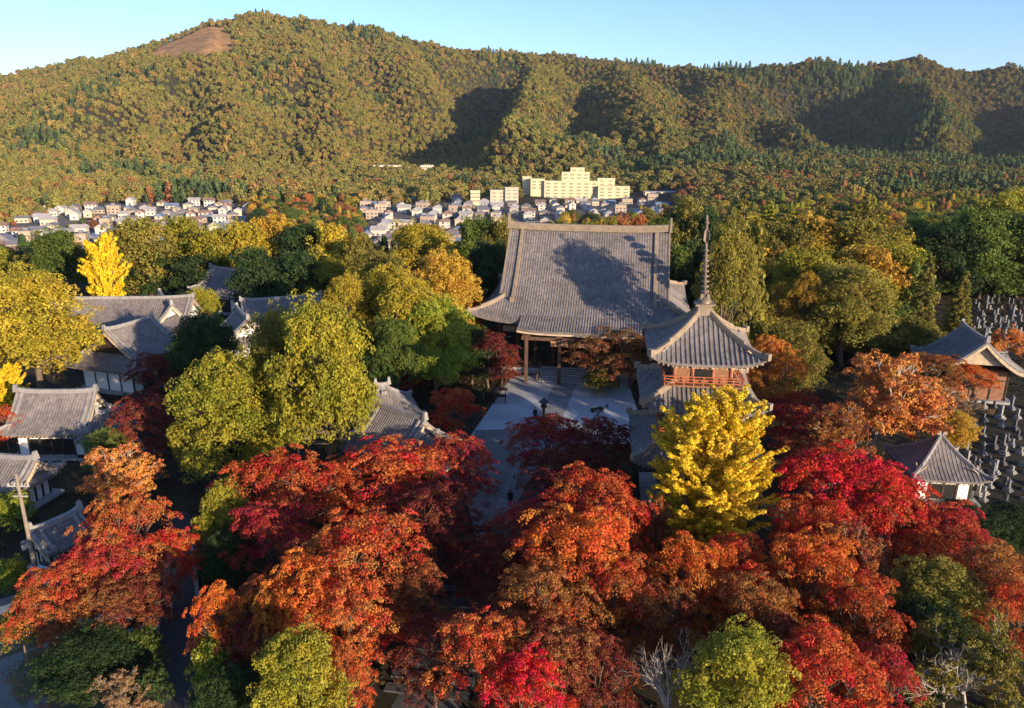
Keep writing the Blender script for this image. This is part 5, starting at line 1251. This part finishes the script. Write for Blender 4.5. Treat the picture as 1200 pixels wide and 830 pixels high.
def near_(X, Y, d):
    i, j = int(X // 6), int(Y // 6)
    return any((X - a) ** 2 + (Y - b) ** 2 < d * d for u in (-1, 0, 1) for v in (-1, 0, 1) for a, b in occ.get((i + u, j + v), ()))
for a_, b_ in BIG: occ.setdefault((int(a_ // 6), int(b_ // 6)), []).append((a_, b_))
HS = np.array(HOUSES); GV = np.array(GRV)
for xr, yr, cs, hr, cnt in WOODFILL:
    k = 0
    for _ in range(cnt * 12):
        X = FR.uniform(*xr); Y = FR.uniform(*yr)
        if hr == (8, 13) and not -.36 < X / Y < -.205: continue
        if X / Y > .57 and Y < 172: continue
        if X / Y > .95 or X / Y < -.85 or near_(X, Y, 5.6) or ((GV - (X, Y)) ** 2).sum(1).min() < 25 or ((HS - (X, Y)) ** 2).sum(1).min() < 120: continue
        occ.setdefault((int(X // 6), int(Y // 6)), []).append((X, Y)); a, b2 = COLS[FR.choice(cs)]; q = FR.random(); m_ = FR.uniform(.8, 1.2)
        WPTS.append((X, Y, gz(X, Y), FR.uniform(*hr), [((1 - q) * u + q * v) * m_ for u, v in zip(a, b2)])); k += 1
        if k >= cnt: break

# ------------------------------------------------------------------ the forest on the mountains (one mass)
def forest():
    rng = np.random.RandomState(77)
    gs = []
    for lo, hi, sp in ((620, 1000, 8.4), (1000, 1450, 8.8), (1450, 2420, 9.4)):
        ys = np.arange(lo, hi, sp); xs = np.arange(-2300, 2300, sp); X, Y = np.meshgrid(xs, ys)
        X = X + rng.uniform(-.48, .48, X.shape) * sp; Y = Y + rng.uniform(-.48, .48, Y.shape) * sp
        gs.append(np.stack([X.ravel(), Y.ravel()], 1))
    P = np.concatenate(gs); X, Y = P.T
    k = np.abs(X / Y) < .80; X, Y = X[k], Y[k]
    Z = ground(X, Y)
    # leave out the backs of the ridges, the town floor and the grass clearing
    e = 25.0; dzy = (ground(X, Y + e) - Z) / e; slope_to = (Z - CAMZ) / Y
    vis = dzy > slope_to - .18
    floor = (ground(X, Y) < -4 + np.maximum(Y - 640, 0) * .05)
    foot = sstep(Y, 640, 780)
    townx = ((X > -430) & (X < -70) & (Y < 770)) | ((X > -80) & (X < 165) & (Y < 830))
    school = (np.abs(X - 100) < 90) & (Y > 780) & (Y < 890)
    for bx, by in BLK: school |= (np.abs(X - bx) < 30) & (Y > by - 40) & (Y < by + 25)
    for o_ in COL.objects:
        if o_.get('category') == 'house' and o_.location.y > 850: school |= np.hypot(X - o_.location.x, Y + 12 - o_.location.y) < 22
    k = vis & ~clearing(X, Y) & ~townx & ~school & (rng.rand(len(X)) < .97)
    X, Y, Z = X[k], Y[k], Z[k]; n = len(X)
    for nm in HOUSES[:0]: pass
    # stands: conifers in the gullies and on the right, broad leaved elsewhere
    c1 = fbm(X / 120, Y / 120, 40, 3); c2 = fbm(X / 60, Y / 60, 50, 3); c3 = fbm(X / 200, Y / 200, 60, 2)
    con = (c1 + .22 * sstep(X, -100, 500) + rng.normal(0, .16, n)) > .40
    pal = np.array([[.17, .16, .036], [.20, .18, .040], [.115, .125, .034], [.26, .185, .046], [.32, .19, .055], [.27, .13, .055], [.18, .14, .042], [.23, .20, .045]])
    wts = np.array([.24, .17, .17, .12, .07, .05, .1, .08]); u = rng.rand(n)
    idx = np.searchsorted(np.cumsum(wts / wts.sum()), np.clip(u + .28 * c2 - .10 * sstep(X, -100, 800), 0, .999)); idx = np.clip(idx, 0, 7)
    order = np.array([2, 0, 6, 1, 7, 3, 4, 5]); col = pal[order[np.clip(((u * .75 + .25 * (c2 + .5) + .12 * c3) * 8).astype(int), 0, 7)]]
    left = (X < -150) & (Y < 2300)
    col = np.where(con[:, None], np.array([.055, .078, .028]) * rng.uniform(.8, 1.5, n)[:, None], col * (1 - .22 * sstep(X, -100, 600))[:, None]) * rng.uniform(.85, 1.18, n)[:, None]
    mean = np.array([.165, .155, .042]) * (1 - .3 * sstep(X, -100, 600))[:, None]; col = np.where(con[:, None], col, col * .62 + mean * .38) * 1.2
    near = Y < 1000
    warm = (near & (rng.rand(n) < .06)); col[warm] = np.array([.30, .12, .05]) * rng.uniform(.7, 1.2, warm.sum())[:, None]
    s = (.72 + .95 * rng.rand(n) ** 1.7) * (1 + .5 * c1) * np.where(Y < 1000, 1.0, 1.03); sz = s * np.where(con, 1.0, rng.uniform(.8, 1.1, n)); sxy = s * np.where(con, .85, 1.0)
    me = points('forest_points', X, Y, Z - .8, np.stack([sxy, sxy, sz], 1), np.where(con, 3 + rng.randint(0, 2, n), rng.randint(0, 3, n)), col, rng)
    # crowns seen from a kilometre: lumpy leaf masses
    m = bpy.data.materials.new('forest_leaf'); m.use_nodes = True; nn = m.node_tree.nodes; l = m.node_tree.links
    at = nn.new('ShaderNodeAttribute'); at.attribute_type = 'INSTANCER'; at.attribute_name = 'tint'
    al = nn.new('ShaderNodeAttribute'); al.attribute_name = 'lrnd'; hs = nn.new('ShaderNodeHueSaturation')
    mr = nn.new('ShaderNodeMapRange'); mr.inputs[3].default_value = .8; mr.inputs[4].default_value = 1.2; l.new(al.outputs['Fac'], mr.inputs[0]); l.new(mr.outputs[0], hs.inputs['Value'])
    l.new(at.outputs['Color'], hs.inputs['Color']); l.new(hs.outputs[0], nn['Principled BSDF'].inputs['Base Color']); nn['Principled BSDF'].inputs['Roughness'].default_value = .9; nn['Principled BSDF'].inputs['Specular IOR Level'].default_value = .1
    instancer('forest', me, m, coarse_crowns(m), 'autumn woods covering the mountains'); print('forest', n)
    woods(m)
def coarse_crowns(m, npl_=(36, 22), ls=1.25):
    srcs = []
    for k in range(5):
        rg = np.random.RandomState(100 + k); C = []; B = []
        if k < 3:
            for i in range(9):
                a_ = i * 2.4 + rg.rand(); r = 3.2 * math.sqrt(i / 9); C.append([r * math.cos(a_), r * math.sin(a_), 7.5 - .18 * r * r + rg.uniform(-.9, .9)]); q = rg.uniform(1.5, 2.3); B.append(diag(q, q, q * .9))
            C.append([0, 0, 4.6]); B.append(diag(3.9, 3.9, 4.4)); npl = npl_[0]
            for i in range(5): a_ = i * 1.26 + rg.rand(); C.append([2.9 * math.cos(a_), 2.9 * math.sin(a_), 3.6 + rg.rand()]); B.append(diag(1.6, 1.6, 2.2))
        else:
            for i in range(14):
                f = i / 13; a_ = i * 2.4; r = 2.6 * (1 - f); C.append([r * .55 * math.cos(a_), r * .55 * math.sin(a_), 2 + 8.2 * f]); q = 1.0 + 2.3 * (1 - f); B.append(diag(q, q, q * .75))
            npl = npl_[1]
        V, c, lr = leaves(rg, np.array(C, float), np.array(B), npl, ls, .7, .7)
        mesh = quads_mesh('forest_crown', V, c, lr, m); so = bpy.data.objects.new('forest_crown', mesh); srcs.append(so)
    return srcs
def instancer(name, me, m, srcs, label):
    ng = bpy.data.node_groups.new('forest', 'GeometryNodeTree'); ng.interface.new_socket('Geometry', in_out='INPUT', socket_type='NodeSocketGeometry'); ng.interface.new_socket('Geometry', in_out='OUTPUT', socket_type='NodeSocketGeometry')
    N = ng.nodes; Lk = ng.links; gi = N.new('NodeGroupInput'); go = N.new('NodeGroupOutput'); gti = N.new('GeometryNodeGeometryToInstance')
    for so in reversed(srcs):
        oi = N.new('GeometryNodeObjectInfo'); oi.inputs['Object'].default_value = so; Lk.new(oi.outputs['Geometry'], gti.inputs[0])
    mp = N.new('GeometryNodeMeshToPoints'); Lk.new(gi.outputs[0], mp.inputs[0])
    ip = N.new('GeometryNodeInstanceOnPoints'); ip.inputs['Pick Instance'].default_value = True
    Lk.new(mp.outputs[0], ip.inputs['Points'])
    def na(nm, ty):
        q = N.new('GeometryNodeInputNamedAttribute'); q.data_type = ty; q.inputs['Name'].default_value = nm; return q.outputs['Attribute']
    e2r = N.new('FunctionNodeEulerToRotation'); Lk.new(na('rotz', 'FLOAT_VECTOR'), e2r.inputs[0]); Lk.new(e2r.outputs[0], ip.inputs['Rotation'])
    Lk.new(na('scl', 'FLOAT_VECTOR'), ip.inputs['Scale']); Lk.new(na('pick', 'INT'), ip.inputs['Instance Index'])
    Lk.new(gti.outputs[0], ip.inputs['Instance']); Lk.new(ip.outputs[0], go.inputs[0])
    o = bpy.data.objects.new(name, me); COL.objects.link(o); md = o.modifiers.new('crowns', 'NODES'); md.node_group = ng
    tag(o, label, 'forest', kind='stuff')
def points(name, X, Y, Z, scl, pick, col, rng):
    n = len(X); me = bpy.data.meshes.new(name); me.vertices.add(n); me.vertices.foreach_set('co', np.stack([X, Y, Z], 1).ravel())
    a = me.attributes.new('scl', 'FLOAT_VECTOR', 'POINT'); a.data.foreach_set('vector', scl.ravel())
    a = me.attributes.new('rotz', 'FLOAT_VECTOR', 'POINT'); R3 = np.zeros((n, 3)); R3[:, 2] = rng.rand(n) * 6.28; a.data.foreach_set('vector', R3.ravel())
    a = me.attributes.new('pick', 'INT', 'POINT'); a.data.foreach_set('value', pick.astype(np.int32))
    a = me.attributes.new('tint', 'FLOAT_COLOR', 'POINT'); a.data.foreach_set('color', np.concatenate([col, np.ones((n, 1))], 1).ravel())
    return me
def woods(m):
    rng = np.random.RandomState(3); W = WPTS; n = len(W)
    X, Y, Z, H = (np.array([w_[i] for w_ in W]) for i in range(4)); col = np.array([w_[4] for w_ in W])
    con = rng.rand(n) < .16; s_ = H / 11.5
    scl = np.stack([s_ * np.where(con, .9, 1.05), s_ * np.where(con, .9, 1.05), s_ * np.where(con, 1.25, 1.15)], 1)
    me = points('wood_points', X, Y, Z - .5, scl, np.where(con, 3 + rng.randint(0, 2, n), rng.randint(0, 3, n)), col, rng)
    instancer('woods', me, m, coarse_crowns(m, (330, 190), .42), 'continuous wood between the temple, the town and the mountain foot')
forest()

# ------------------------------------------------------------------ thin autumn haze
def haze():
    b = MB(); b.box(-6500, 6500, -700, 9500, -60, 400); o = b.build('haze', [])
    m = bpy.data.materials.new('haze'); m.use_nodes = True; n = m.node_tree.nodes; n.clear(); out = n.new('ShaderNodeOutputMaterial'); v = n.new('ShaderNodeVolumePrincipled')
    v.inputs['Color'].default_value = (.80, .88, 1, 1); v.inputs['Density'].default_value = .000035; v.inputs['Anisotropy'].default_value = .2
    m.node_tree.links.new(v.outputs[0], out.inputs['Volume']); o.data.materials.append(m); tag(o, 'thin bluish haze over the valley', 'haze', kind='stuff')
haze()
